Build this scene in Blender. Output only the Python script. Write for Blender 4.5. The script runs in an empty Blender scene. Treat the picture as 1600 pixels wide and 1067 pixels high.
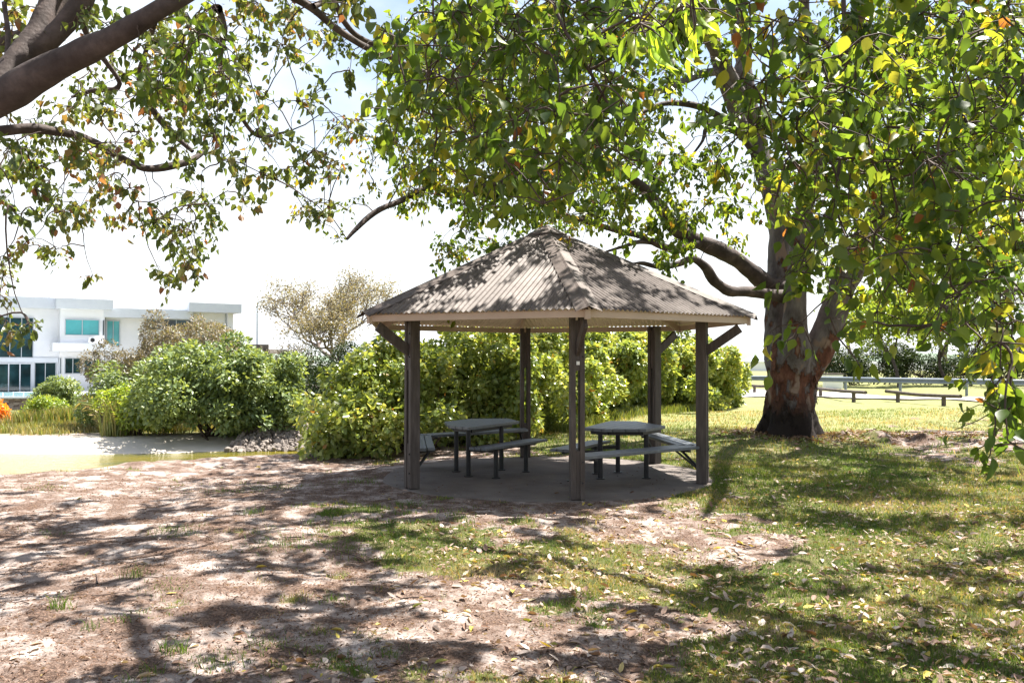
import bpy, math, random
import numpy as np
from mathutils import Vector, noise as mnoise

sc = bpy.context.scene
R = math.radians
PI = math.pi
rng = np.random.default_rng(7)
random.seed(7)

# ------------------------------------------------------------------ camera
CAMZ, F_PX, PITCH = 1.755, 1337.0, 0.022
cd = bpy.data.cameras.new('camera')
cam = bpy.data.objects.new('camera', cd)
sc.collection.objects.link(cam)
cam.location = (0, 0, CAMZ)
cam.rotation_euler = (PI / 2 + PITCH, 0, 0)
cd.sensor_width = 36.0
cd.lens = F_PX / 1600 * 36
cd.clip_start = 0.05
cd.clip_end = 20000
sc.camera = cam

# ------------------------------------------------------------------ world / sun / exposure
SUN = np.array([0.94, 0.70, 2.40])
SUN = SUN / np.linalg.norm(SUN)
EL = math.asin(SUN[2])
AZ = math.atan2(SUN[0], SUN[1])          # clockwise from +Y
w = bpy.data.worlds.new('World')
sc.world = w
w.use_nodes = True
nt = w.node_tree
nt.nodes.clear()
N = nt.nodes.new
L = nt.links.new
out = N('ShaderNodeOutputWorld')
bg = N('ShaderNodeBackground')
bg.inputs['Strength'].default_value = 0.056
sky = N('ShaderNodeTexSky')
sky.sky_type = 'NISHITA'
sky.sun_disc = False
sky.sun_elevation = EL
sky.sun_rotation = AZ
sky.air_density = 1.2
sky.dust_density = 2.2
sky.ozone_density = 1.0
tc = N('ShaderNodeTexCoord')
mp = N('ShaderNodeMapping')
mp.inputs['Scale'].default_value = (1.0, 1.0, 2.6)
mp.inputs['Location'].default_value = (0.3, 0.1, 0.0)
nz = N('ShaderNodeTexNoise')
nz.inputs['Scale'].default_value = 1.7
nz.inputs['Detail'].default_value = 7
nz.inputs['Roughness'].default_value = 0.55
rp = N('ShaderNodeValToRGB')
rp.color_ramp.elements[0].position = 0.45
rp.color_ramp.elements[1].position = 0.70
mx = N('ShaderNodeMixRGB')
mx.inputs[2].default_value = (6.8, 7.1, 7.5, 1)
L(tc.outputs['Generated'], mp.inputs['Vector'])
L(mp.outputs[0], nz.inputs['Vector'])
L(nz.outputs['Fac'], rp.inputs['Fac'])
L(rp.outputs['Color'], mx.inputs[0])
L(sky.outputs[0], mx.inputs[1])
# bright milky air low over the water
sx = N('ShaderNodeSeparateXYZ'); hr = N('ShaderNodeValToRGB'); mh = N('ShaderNodeMixRGB')
hr.color_ramp.elements[0].position = 0.02; hr.color_ramp.elements[0].color = (.96, .96, .96, 1)
hr.color_ramp.elements[1].position = 0.34; hr.color_ramp.elements[1].color = (0, 0, 0, 1)
mh.inputs[2].default_value = (6.9, 7.1, 7.3, 1)
L(tc.outputs['Generated'], sx.inputs[0]); L(sx.outputs['Z'], hr.inputs['Fac']); L(hr.outputs['Color'], mh.inputs[0])
L(mx.outputs[0], mh.inputs[1])
L(mh.outputs[0], bg.inputs['Color'])
L(bg.outputs[0], out.inputs[0])

sd = bpy.data.lights.new('sun', 'SUN')
sd.energy = 5.0
sd.angle = R(0.53)
sd.color = (1.0, 0.95, 0.86)
so = bpy.data.objects.new('sun', sd)
sc.collection.objects.link(so)
so.rotation_euler = Vector(SUN).to_track_quat('Z', 'Y').to_euler()
so.location = (10, 10, 30)
sc.view_settings.view_transform = 'Standard'
sc.view_settings.look = 'None'
sc.view_settings.exposure = 1.95
sc.view_settings.gamma = 1
sc.cycles.max_bounces = 8
sc.cycles.transmission_bounces = 6
sc.cycles.transparent_max_bounces = 8
sc.cycles.use_denoising = True

# ------------------------------------------------------------------ helpers
def at(px, py, d):
    "photo pixel (1600 wide) at depth d metres -> world point"
    c, s = math.cos(PITCH), math.sin(PITCH)
    a, b = (px - 800) / F_PX, (533.5 - py) / F_PX
    return np.array([a * d, d * (c - b * s), CAMZ + d * (s + b * c)])

def to_px(P):
    P = np.asarray(P, float)
    c, s = math.cos(PITCH), math.sin(PITCH)
    z = P[..., 2] - CAMZ
    d = P[..., 1] * c + z * s
    u = -P[..., 1] * s + z * c
    d = np.where(d < 0.2, 0.2, d)
    return 800 + F_PX * P[..., 0] / d, 533.5 - F_PX * u / d, d

def tag(o, label=None, cat=None, group=None, kind=None):
    if label: o['label'] = label
    if cat: o['category'] = cat
    if group: o['group'] = group
    if kind: o['kind'] = kind
    return o

def empty(name, loc=(0, 0, 0), rz=0.0, **k):
    o = bpy.data.objects.new(name, None)
    o.empty_display_size = 0.2
    sc.collection.objects.link(o)
    o.location = loc
    o.rotation_euler = (0, 0, rz)
    return tag(o, **k)

def mesh_np(name, V, loops, starts, mats, parent=None, tint=None, smooth=False, midx=None):
    me = bpy.data.meshes.new(name)
    V = np.ascontiguousarray(V, np.float32)
    if parent is not None:
        V = V - np.array(parent.location, np.float32)
    me.vertices.add(len(V)); me.vertices.foreach_set('co', V.ravel())
    me.loops.add(len(loops)); me.loops.foreach_set('vertex_index', np.ascontiguousarray(loops, np.int32))
    me.polygons.add(len(starts)); me.polygons.foreach_set('loop_start', np.ascontiguousarray(starts, np.int32))
    if midx is not None:
        me.polygons.foreach_set('material_index', np.ascontiguousarray(midx, np.int32))
    me.update(calc_edges=True)
    if smooth:
        me.polygons.foreach_set('use_smooth', np.ones(len(starts), bool))
    if tint is not None:
        a = me.attributes.new('tint', 'FLOAT', 'FACE')
        a.data.foreach_set('value', np.ascontiguousarray(tint, np.float32))
    for m in (mats if isinstance(mats, (list, tuple)) else [mats]):
        me.materials.append(m)
    o = bpy.data.objects.new(name, me)
    sc.collection.objects.link(o)
    if parent is not None: o.parent = parent
    return o

class MB:
    "collects boxes, prisms and tubes, in world coordinates"
    def __init__(s): s.v, s.f, s.m = [], [], []
    def add(s, v, f, m=0):
        b = len(s.v); s.v += [tuple(map(float, p)) for p in v]
        s.f += [tuple(b + i for i in q) for q in f]; s.m += [m] * len(f)
    def box(s, c, size, rz=0.0, m=0, ax=None):
        "axis frame optional: ax = 3 unit vectors"
        if ax is None:
            cz, sz = math.cos(rz), math.sin(rz)
            ax = ((cz, sz, 0), (-sz, cz, 0), (0, 0, 1))
        ax = np.array(ax, float); c = np.array(c, float); h = np.array(size, float) / 2
        v = [c + ax[0] * h[0] * i + ax[1] * h[1] * j + ax[2] * h[2] * k for i in (-1, 1) for j in (-1, 1) for k in (-1, 1)]
        s.add(v, [(0, 1, 3, 2), (4, 6, 7, 5), (0, 4, 5, 1), (2, 3, 7, 6), (0, 2, 6, 4), (1, 5, 7, 3)], m)
    def beam(s, a, b, wd, ht, up=(0, 0, 1), m=0):
        a = np.array(a, float); b = np.array(b, float)
        d = b - a; ln = np.linalg.norm(d); d /= ln
        u = np.array(up, float); sd_ = np.cross(d, u); sd_ /= np.linalg.norm(sd_); u = np.cross(sd_, d)
        s.box((a + b) / 2, (ln, wd, ht), ax=(d, sd_, u), m=m)
    def prism(s, poly, z0, z1, m=0):
        n = len(poly)
        ar = sum(poly[i][0] * poly[(i + 1) % n][1] - poly[(i + 1) % n][0] * poly[i][1] for i in range(n))
        if ar < 0: poly = poly[::-1]
        v = [(p[0], p[1], z0) for p in poly] + [(p[0], p[1], z1) for p in poly]
        f = [tuple(range(n - 1, -1, -1)), tuple(range(n, 2 * n))] + [(i, (i + 1) % n, n + (i + 1) % n, n + i) for i in range(n)]
        s.add(v, f, m)
    def cyl(s, a, b, r0, r1=None, n=12, m=0):
        r1 = r0 if r1 is None else r1
        a = np.array(a, float); b = np.array(b, float); d = (b - a) / np.linalg.norm(b - a)
        t = np.array([0, 0, 1.]) if abs(d[2]) < .9 else np.array([1., 0, 0])
        x = np.cross(d, t); x /= np.linalg.norm(x); y = np.cross(d, x)
        v = []
        for c, r in ((a, r0), (b, r1)):
            v += [c + r * (math.cos(k * 2 * PI / n) * x + math.sin(k * 2 * PI / n) * y) for k in range(n)]
        f = [(k, n + k, n + (k + 1) % n, (k + 1) % n) for k in range(n)] + [tuple(range(n)), tuple(range(2 * n - 1, n - 1, -1))]
        s.add(v, f, m)
    def build(s, name, mats, parent=None, bevel=0.0, smooth=False, seg=2):
        me = bpy.data.meshes.new(name)
        off = None; q = parent
        while q is not None:
            off = Vector(q.location) + (off or Vector()); q = q.parent
        vs = s.v if off is None else [(v[0] - off.x, v[1] - off.y, v[2] - off.z) for v in s.v]
        me.from_pydata(vs, [], s.f)
        for m in (mats if isinstance(mats, (list, tuple)) else [mats]): me.materials.append(m)
        me.polygons.foreach_set('material_index', s.m)
        if smooth: me.polygons.foreach_set('use_smooth', [True] * len(s.f))
        me.update()
        o = bpy.data.objects.new(name, me); sc.collection.objects.link(o)
        if parent is not None: o.parent = parent
        if bevel > 0:
            b = o.modifiers.new('bevel', 'BEVEL'); b.width = bevel; b.segments = seg; b.limit_method = 'ANGLE'
        return o

# ---- node material helper
def newmat(name):
    m = bpy.data.materials.new(name); m.use_nodes = True
    t = m.node_tree; t.nodes.clear()
    o = t.nodes.new('ShaderNodeOutputMaterial')
    return m, t, o

def nn(t, kind, **kw):
    n = t.nodes.new(kind)
    for k, v in kw.items():
        if k in n.inputs: n.inputs[k].default_value = v
        else: setattr(n, k, v)
    return n

def ramp(t, stops, interp='LINEAR'):
    r = t.nodes.new('ShaderNodeValToRGB'); cr = r.color_ramp; cr.interpolation = interp
    while len(cr.elements) < len(stops): cr.elements.new(0.5)
    for e, (p, c) in zip(cr.elements, stops):
        e.position = p; e.color = (*c, 1) if len(c) == 3 else c
    return r

def mat_noise(name, stops, scale=5.0, rough=0.7, bump=0.0, bscale=None, detail=6, spec=0.3, metal=0.0, stretch=(1, 1, 1), coords='Object', bdist=0.01):
    m, t, o = newmat(name)
    tcn = nn(t, 'ShaderNodeTexCoord'); mpn = nn(t, 'ShaderNodeMapping', Scale=stretch)
    t.links.new(tcn.outputs[coords], mpn.inputs['Vector'])
    n1 = nn(t, 'ShaderNodeTexNoise', Scale=scale, Detail=detail, Roughness=0.6)
    t.links.new(mpn.outputs[0], n1.inputs['Vector'])
    rr = ramp(t, stops); t.links.new(n1.outputs['Fac'], rr.inputs['Fac'])
    p = nn(t, 'ShaderNodeBsdfPrincipled', Roughness=rough, Metallic=metal)
    p.inputs['Specular IOR Level'].default_value = spec
    t.links.new(rr.outputs['Color'], p.inputs['Base Color'])
    if bump > 0:
        n2 = nn(t, 'ShaderNodeTexNoise', Scale=bscale or scale * 4, Detail=5)
        t.links.new(mpn.outputs[0], n2.inputs['Vector'])
        b = nn(t, 'ShaderNodeBump', Strength=bump, Distance=bdist)
        t.links.new(n2.outputs['Fac'], b.inputs['Height']); t.links.new(b.outputs[0], p.inputs['Normal'])
    t.links.new(p.outputs[0], o.inputs[0])
    return m

def mat_leaf(name, stops, trans=0.45, rough=0.4, spec=0.5, tboost=1.6):
    "leaf colour from the per-leaf 'tint' number; light passes through"
    m, t, o = newmat(name)
    a = nn(t, 'ShaderNodeAttribute', attribute_name='tint')
    rr = ramp(t, stops); t.links.new(a.outputs['Fac'], rr.inputs['Fac'])
    p = nn(t, 'ShaderNodeBsdfPrincipled', Roughness=rough)
    p.inputs['Specular IOR Level'].default_value = spec
    t.links.new(rr.outputs['Color'], p.inputs['Base Color'])
    tr = nn(t, 'ShaderNodeBsdfTranslucent')
    mul = nn(t, 'ShaderNodeMixRGB', blend_type='MULTIPLY'); mul.inputs[0].default_value = 1
    mul.inputs[2].default_value = (tboost * 1.30, tboost * 1.12, tboost * 0.44, 1)
    t.links.new(rr.outputs['Color'], mul.inputs[1]); t.links.new(mul.outputs[0], tr.inputs['Color'])
    mxs = nn(t, 'ShaderNodeMixShader'); mxs.inputs[0].default_value = trans
    t.links.new(p.outputs[0], mxs.inputs[1]); t.links.new(tr.outputs[0], mxs.inputs[2])
    t.links.new(mxs.outputs[0], o.inputs[0])
    return m

# ---- smooth curves and tubes
def catmull(P, Rr, step):
    P = np.array(P, float); Rr = np.array(Rr, float)
    A = np.vstack([2 * P[0] - P[1], P, 2 * P[-1] - P[-2]]); ra = np.concatenate([[Rr[0]], Rr, [Rr[-1]]])
    o, r = [], []
    for i in range(1, len(A) - 2):
        n = max(2, int(np.linalg.norm(A[i + 1] - A[i]) / step))
        for k in range(n):
            t = k / n
            o.append(.5 * ((2 * A[i]) + (-A[i - 1] + A[i + 1]) * t + (2 * A[i - 1] - 5 * A[i] + 4 * A[i + 1] - A[i + 2]) * t * t + (-A[i - 1] + 3 * A[i] - 3 * A[i + 1] + A[i + 2]) * t ** 3))
            r.append(ra[i] * (1 - t) + ra[i + 1] * t)
    o.append(A[-2]); r.append(ra[-2])
    return np.array(o), np.array(r)

def tube(P, Rr, sides=8, rough=0.0, nfreq=6.0, seed=0):
    "returns V, quads"
    n = len(P)
    T = np.gradient(P, axis=0); T /= np.linalg.norm(T, axis=1)[:, None] + 1e-9
    x = np.cross(T[0], [0.3, 0.9, 0.2]); x /= np.linalg.norm(x)
    V = np.zeros((n, sides, 3)); ang = np.arange(sides) * 2 * PI / sides
    for i in range(n):
        x = x - T[i] * x.dot(T[i]); x /= np.linalg.norm(x) + 1e-9
        y = np.cross(T[i], x)
        rr = np.full(sides, Rr[i])
        if rough > 0:
            for k in range(sides):
                q = P[i] + (math.cos(ang[k]) * x + math.sin(ang[k]) * y) * Rr[i]
                rr[k] *= 1 + rough * mnoise.noise(Vector(q * nfreq) + Vector((seed, 0, 0))) + rough * 1.3 * mnoise.noise(Vector(q * nfreq * .28) + Vector((seed, 5, 0)))
        V[i] = P[i] + rr[:, None] * (np.cos(ang)[:, None] * x + np.sin(ang)[:, None] * y)
    i, k = np.meshgrid(np.arange(n - 1), np.arange(sides), indexing='ij')
    a = i * sides + k; b = i * sides + (k + 1) % sides
    Q = np.stack([a, b, b + sides, a + sides], -1).reshape(-1, 4)
    return V.reshape(-1, 3), Q

def tubes_mesh(name, items, mat, parent, sides=6, rough=0.0, smooth=True, nfreq=6.0):
    VV, QQ, b = [], [], 0
    for j, (P, Rr) in enumerate(items):
        V, Q = tube(P, Rr, sides, rough, nfreq, j)
        VV.append(V); QQ.append(Q + b); b += len(V)
    V = np.vstack(VV); Q = np.vstack(QQ)
    return mesh_np(name, V, Q.ravel(), np.arange(len(Q)) * 4, mat, parent, smooth=smooth)

def unit(a):
    return a / (np.linalg.norm(a, axis=-1, keepdims=True) + 1e-9)

def leaves_mesh(name, P, D, Ln, Wd, tint, mat, parent, hi=False, up=None, curl=0.12, fold=0.18):
    "P bases, D directions (unit), Ln lengths, Wd widths"
    n = len(P)
    rv = rng.normal(size=(n, 3)) * (1.0 if up is None else 0.5)
    if up is not None: rv = rv + up
    nrm = rv - D * (rv * D).sum(1)[:, None]; nrm = unit(nrm)
    S = np.cross(D, nrm)
    Lc, Wc = Ln[:, None], Wd[:, None]
    def pt(l, s_, h): return P + D * Lc * l + S * Wc * s_ + nrm * Lc * h
    if hi == 2:      # smooth outline with a wavy edge, for the nearest leaves
        st_ = [(.10, .24), (.30, .47), (.55, .43), (.80, .21)]
        wv = rng.normal(size=(8, n, 1)) * .03
        cols = [pt(0, 0, 0)]
        for q, (l, w__) in enumerate(st_):
            h_ = -curl * 1.3 * l * l
            cols += [pt(l, -w__, fold * w__ + h_ + wv[q]), pt(l, 0, h_), pt(l, w__, fold * w__ + h_ + wv[q + 4])]
        cols.append(pt(1.04, 0, -curl * 1.35))
        V = np.stack(cols, 1)
        fl, st = [0, 2, 1, 0, 3, 2], [0, 3]
        for q in range(3):
            a = 1 + q * 3
            for f_ in ((a, a + 1, a + 4, a + 3), (a + 1, a + 2, a + 5, a + 4)): st.append(len(fl)); fl += f_
        st.append(len(fl)); fl += [10, 11, 13]; st.append(len(fl)); fl += [11, 12, 13]
        fl, st = np.array(fl), np.array(st); nf = len(st)
    elif hi:
        V = np.stack([pt(0, 0, 0), pt(.22, -.42, fold * .5), pt(.22, .42, fold * .5), pt(.25, 0, -.02), pt(.58, -.42, fold * .55 - curl * .4), pt(.58, .42, fold * .55 - curl * .4), pt(.6, 0, -.02 - curl * .4), pt(1, 0, -curl * 1.3)], 1)
        fl = np.array([0, 3, 1, 0, 2, 3, 1, 3, 6, 4, 3, 2, 5, 6, 4, 6, 7, 6, 5, 7])
        st = np.array([0, 3, 6, 10, 14, 17]); nf = 6
    else:
        V = np.stack([pt(0, 0, 0), pt(.3, -.5, fold * .5), pt(.68, -.36, fold * .4 - curl * .5), pt(1, 0, -curl), pt(.68, .36, fold * .4 - curl * .5), pt(.3, .5, fold * .5)], 1)
        fl = np.array([0, 3, 2, 1, 0, 5, 4, 3]); st = np.array([0, 4]); nf = 2
    nv = V.shape[1]
    loops = (np.arange(n)[:, None] * nv + fl).ravel(); starts = (np.arange(n)[:, None] * len(fl) + st).ravel()
    return mesh_np(name, V.reshape(-1, 3), loops, starts, mat, parent, tint=np.repeat(tint, nf), smooth=False)

# ------------------------------------------------------------------ terrain
BK = np.array([(-60, -12), (-40, 2), (-14, 10.6), (-7.8, 14.0), (-3.9, 17.4), (-1.4, 20.2), (.2, 23), (1.5, 27), (5, 32), (9.5, 36), (11, 47), (11, 400)], float)
def smooth(a, b, x):
    t = np.clip((x - a) / (b - a), 0, 1); return t * t * (3 - 2 * t)
_t = np.random.default_rng(3)
_W = [(_t.uniform(0, 2 * PI), f, _t.uniform(0, 6.28), a) for f, a in [(.35, .05), (.6, .04), (.9, .03), (1.5, .018), (2.4, .012), (3.8, .008), (6, .006), (9, .004), (13, .003)] for _ in range(3)]
def wav(x, y, lo=0.0):
    z = 0
    for th, f, ph, a in _W:
        if f >= lo: z = z + a * np.sin(f * (x * math.cos(th) + y * math.sin(th)) + ph)
    return z
def hz(x, y):
    x = np.asarray(x, float); y = np.asarray(y, float)
    xb = np.interp(y, BK[:, 1], BK[:, 0])
    d1 = (x - xb) * .62 + .25 * np.sin(x * .9) + .15 * np.sin(y * 1.7)
    z1 = -1.7 + 1.7 * smooth(-2.6, .3, d1)
    yf = np.interp(x, [-60, -14, -6.5, -4, -3, -2], [25.6, 25.1, 26.3, 31, 60, 200]) + .3 * np.sin(x * .7)
    d2 = y - yf
    z2 = np.where(d2 < 0, -1 + .22 * d2, -1 + .13 * d2); z2 = np.clip(z2, -1.7, -.72)
    z = np.maximum(z1, z2)
    near = smooth(-1.5, .5, d1) 
    rg = np.hypot((x - .53), (y - 13.19))
    pad = smooth(2.6, 4.2, rg)
    und = wav(x, y) * .55
    z = z + near * pad * und - .012 * near
    # dirt heaps by the big trunk
    for (cx, cy, s, h) in [(7.9, 18.6, .5, .16), (8.7, 18.2, .35, .12), (9.3, 18.0, .7, .10), (10.6, 18.2, .8, .07)]:
        z = z + h * np.exp(-((x - cx) ** 2 + (y - cy) ** 2) / (2 * (s * .6) ** 2)) * (1 + .5 * np.sin(9 * x + 3 * y))
    z = z - 2.5 * smooth(130, 170, y)
    return z

def vnoise(x, y, f, seed=0):
    "cheap value noise"
    x = np.asarray(x) * f + seed * 17.3; y = np.asarray(y) * f + seed * 9.1
    xi = np.floor(x).astype(int); yi = np.floor(y).astype(int); fx = x - xi; fy = y - yi
    fx = fx * fx * (3 - 2 * fx); fy = fy * fy * (3 - 2 * fy)
    def h(a, b):
        v = np.sin(a * 127.1 + b * 311.7 + seed * 3.7) * 43758.5453; return v - np.floor(v)
    return (h(xi, yi) * (1 - fx) + h(xi + 1, yi) * fx) * (1 - fy) + (h(xi, yi + 1) * (1 - fx) + h(xi + 1, yi + 1) * fx) * fy
def fbm(x, y, f, seed=0):
    return (vnoise(x, y, f, seed) * .5 + vnoise(x, y, f * 2.1, seed + 1) * .3 + vnoise(x, y, f * 4.3, seed + 2) * .2)

# grass cover read from the photograph's ground: rows of 50 px columns
GR_Y = [560, 640, 680, 720, 760, 800, 840, 880, 920, 960, 1000, 1040, 1080]
GR = ['99999999999999999999999999999999',
      '88888888888888888888999999999999',
      '33333333333334455788999999533333',
      '00000000001111122356668999886555',
      '00000000000011111112358889888888',
      '00010000023322211111224688899999',
      '01000101001466654443322124788888',
      '00100010112365566656655444367788',
      '00001000112222334445566778777777',
      '00000110012222223443334567788788',
      '00010001122222112222345677788888',
      '00001101333321122233456788888888',
      '00011112333332233344566788899999']
def lut(rows, ys, px, py):
    A = np.array([[int(c) for c in r] for r in rows], float) / 9
    fx = np.clip(px / 50 - .5, 0, 30.999); fy = np.interp(py, ys, np.arange(len(ys))); fy = np.clip(fy, 0, len(ys) - 1.001)
    xi = fx.astype(int); yi = fy.astype(int); tx = fx - xi; ty = fy - yi
    return (A[yi, xi] * (1 - tx) + A[yi, xi + 1] * tx) * (1 - ty) + (A[yi + 1, xi] * (1 - tx) + A[yi + 1, xi + 1] * tx) * ty
def grassiness(x, y):
    x = np.asarray(x, float); y = np.asarray(y, float)
    yy = np.maximum(y, 2.0)
    px, py, _ = to_px(np.stack([x, yy, np.zeros_like(x) * 0], -1))
    g = lut(GR, GR_Y, px, np.clip(py, 560, 1079))
    n = fbm(x, y, 1.3, 4) * .6 + fbm(x, y, 5.5, 9) * .4
    g = smooth(-.16, .16, g - .12 - (n - .5) * 1.7 - .35 + .02)
    xb = np.interp(y, BK[:, 1], BK[:, 0])
    far = (y > 23) & (x < xb)
    g2 = smooth(-.2, .2, (y - 28.6) * .35 + (fbm(x, y, .6, 3) - .5) * 1.5)
    g = np.where(far, g2, g)
    road = (x > 8) & (y > 37.5 + (x - 14) * -.2) & (y < 49 + (x - 14) * -.9)
    return g

xs = np.unique(np.concatenate([np.arange(-9, 12.01, .07), -9 - np.cumsum(np.geomspace(.08, 5, 60)), 12 + np.cumsum(np.geomspace(.08, 5, 60)), [-300, -800, -3000, -9000, 300, 800, 3000, 9000]]))
ys = np.unique(np.concatenate([np.arange(2, 20.01, .07), 20 + np.cumsum(np.geomspace(.08, 6, 75)), 2 - np.cumsum(np.geomspace(.1, 4, 25)), [400, 1000, 3000, 9000, -100, -1000]]))
X, Y = np.meshgrid(xs, ys)
Z = hz(X, Y) + (wav(X * 2.3, Y * 2.3, 3.0) * .5 + (fbm(X, Y, 7, 5) - .5) * .035) * smooth(2.6, 2.9, np.hypot(X - .53, Y - 13.19)) * (Y < 60)
ny, nx = X.shape
ii, jj = np.meshgrid(np.arange(ny - 1), np.arange(nx - 1), indexing='ij')
a_ = ii * nx + jj
Q = np.stack([a_, a_ + 1, a_ + nx + 1, a_ + nx], -1).reshape(-1, 4)

def mat_ground():
    m, t, o = newmat('ground_soil')
    lk = t.links.new
    g = nn(t, 'ShaderNodeAttribute', attribute_name='grass')
    tcn = nn(t, 'ShaderNodeTexCoord')
    def noise(s, d=5, r=.6, vec=None):
        n = nn(t, 'ShaderNodeTexNoise', Scale=s, Detail=d, Roughness=r); lk(vec or tcn.outputs['Object'], n.inputs['Vector']); return n
    sand = ramp(t, [(0.3, (.12, .085, .07)), (.42, (.21, .163, .142)), (.52, (.32, .268, .245)), (.64, (.44, .39, .365))])
    lk(noise(1.6, 10, .72).outputs['Fac'], sand.inputs['Fac'])
    # brown needle litter drifting over the sand
    lit = ramp(t, [(.425, (0, 0, 0)), (.54, (1, 1, 1))])
    lk(noise(2.7, 8, .75).outputs['Fac'], lit.inputs['Fac'])
    fine = ramp(t, [(.40, (.028, .016, .011)), (.5, (.085, .05, .034)), (.62, (.19, .128, .098))])
    lk(noise(60, 4, .7).outputs['Fac'], fine.inputs['Fac'])
    m1 = nn(t, 'ShaderNodeMixRGB'); mm = nn(t, 'ShaderNodeMath', operation='MULTIPLY'); mm.inputs[1].default_value = .88
    lk(lit.outputs['Color'], mm.inputs[0]); lk(mm.outputs[0], m1.inputs[0]); lk(sand.outputs['Color'], m1.inputs[1]); lk(fine.outputs['Color'], m1.inputs[2])
    # specks
    sp = ramp(t, [(.30, (1, 1, 1)), (.38, (0, 0, 0))]); lk(noise(120, 2, .5).outputs['Fac'], sp.inputs['Fac'])
    m2 = nn(t, 'ShaderNodeMixRGB'); m2.inputs[2].default_value = (.09, .05, .035, 1)
    lk(sp.outputs['Color'], m2.inputs[0]); lk(m1.outputs[0], m2.inputs[1])
    # grass: olive, straw and green
    gr = ramp(t, [(.3, (.035, .048, .016)), (.44, (.07, .085, .028)), (.53, (.125, .12, .05)), (.68, (.24, .19, .125))])
    lk(noise(2.2, 10, .8).outputs['Fac'], gr.inputs['Fac'])
    gn = nn(t, 'ShaderNodeMath', operation='ADD'); nz_ = noise(14, 6, .8)
    ng = nn(t, 'ShaderNodeMath', operation='MULTIPLY_ADD'); ng.inputs[1].default_value = 1.3; ng.inputs[2].default_value = -.65
    lk(nz_.outputs['Fac'], ng.inputs[0]); lk(g.outputs['Fac'], gn.inputs[0]); lk(ng.outputs[0], gn.inputs[1])
    gm = ramp(t, [(.38, (0, 0, 0)), (.62, (1, 1, 1))]); lk(gn.outputs[0], gm.inputs['Fac'])
    m3 = nn(t, 'ShaderNodeMixRGB'); lk(gm.outputs['Color'], m3.inputs[0]); lk(m2.outputs[0], m3.inputs[1])
    sunlit_straw = nn(t, 'ShaderNodeAttribute', attribute_name='sunlit_straw'); md = nn(t, 'ShaderNodeMixRGB'); md.inputs[2].default_value = (.25, .26, .11, 1)  # far lawn's sunlit paleness put into the grass colour, as straw
    lk(sunlit_straw.outputs['Fac'], md.inputs[0]); lk(gr.outputs['Color'], md.inputs[1]); lk(md.outputs[0], m3.inputs[2])
    be = nn(t, 'ShaderNodeAttribute', attribute_name='beach'); mb_ = nn(t, 'ShaderNodeMixRGB'); mb_.inputs[2].default_value = (.60, .54, .46, 1)
    lk(be.outputs['Fac'], mb_.inputs[0]); lk(m3.outputs[0], mb_.inputs[1])
    p = nn(t, 'ShaderNodeBsdfPrincipled', Roughness=.95); p.inputs['Specular IOR Level'].default_value = .1
    lk(mb_.outputs[0], p.inputs['Base Color'])
    b = nn(t, 'ShaderNodeBump', Strength=.9, Distance=.03)
    ad = nn(t, 'ShaderNodeMath', operation='MULTIPLY_ADD'); ad.inputs[1].default_value = .35
    lk(noise(90, 4, .7).outputs['Fac'], ad.inputs[0]); lk(noise(12, 8, .75).outputs['Fac'], ad.inputs[2]); lk(ad.outputs[0], b.inputs['Height'])
    lk(b.outputs[0], p.inputs['Normal']); lk(p.outputs[0], o.inputs[0])
    return m
ground = mesh_np('ground', np.stack([X, Y, Z], -1).reshape(-1, 3), Q.ravel(), np.arange(len(Q)) * 4, mat_ground(), smooth=True)
ga = ground.data.attributes.new('grass', 'FLOAT', 'POINT')
GG = grassiness(X, Y)
ga.data.foreach_set('value', GG.ravel().astype(np.float32))
xbk = np.interp(Y, BK[:, 1], BK[:, 0])
ga = ground.data.attributes.new('sunlit_straw', 'FLOAT', 'POINT'); ga.data.foreach_set('value', (smooth(17, 23, Y) * (X > xbk) * .55).ravel().astype(np.float32))
ga = ground.data.attributes.new('beach', 'FLOAT', 'POINT'); ga.data.foreach_set('value', (((X < xbk - 1) & (Y > 20)) * (1 - smooth(27.6, 28.8, Y + (fbm(X, Y, .8, 2) - .5) * 1.6))).ravel().astype(np.float32))
tag(ground, 'pink sandy soil and patchy mown grass strewn with litter', kind='structure')

# water
m, t, o = newmat('river_water')
p = nn(t, 'ShaderNodeBsdfPrincipled', Roughness=.08)
wn = nn(t, 'ShaderNodeTexNoise', Scale=.35, Detail=8, Roughness=.7); wr_ = ramp(t, [(.4, (.06, .065, .008)), (.6, (.14, .115, .010))]); t.links.new(wn.outputs['Fac'], wr_.inputs[0]); t.links.new(wr_.outputs[0], p.inputs['Base Color'])
p.inputs['Specular IOR Level'].default_value = .22
tcn = nn(t, 'ShaderNodeTexCoord'); mpn = nn(t, 'ShaderNodeMapping', Scale=(1.2, 5, 1)); nz1 = nn(t, 'ShaderNodeTexNoise', Scale=2.5, Detail=6)
t.links.new(tcn.outputs['Object'], mpn.inputs[0]); t.links.new(mpn.outputs[0], nz1.inputs['Vector']); t.links.new(mpn.outputs[0], wn.inputs['Vector'])
b = nn(t, 'ShaderNodeBump', Strength=.5, Distance=.05); t.links.new(nz1.outputs['Fac'], b.inputs['Height']); t.links.new(b.outputs[0], p.inputs['Normal'])
t.links.new(p.outputs[0], o.inputs[0])
wm = MB(); wm.add([(-9000, -300, -1), (9000, -300, -1), (9000, 9000, -1), (-9000, 9000, -1)], [(0, 1, 2, 3)])
tag(wm.build('water', m), 'still olive green creek water', kind='structure')
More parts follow.
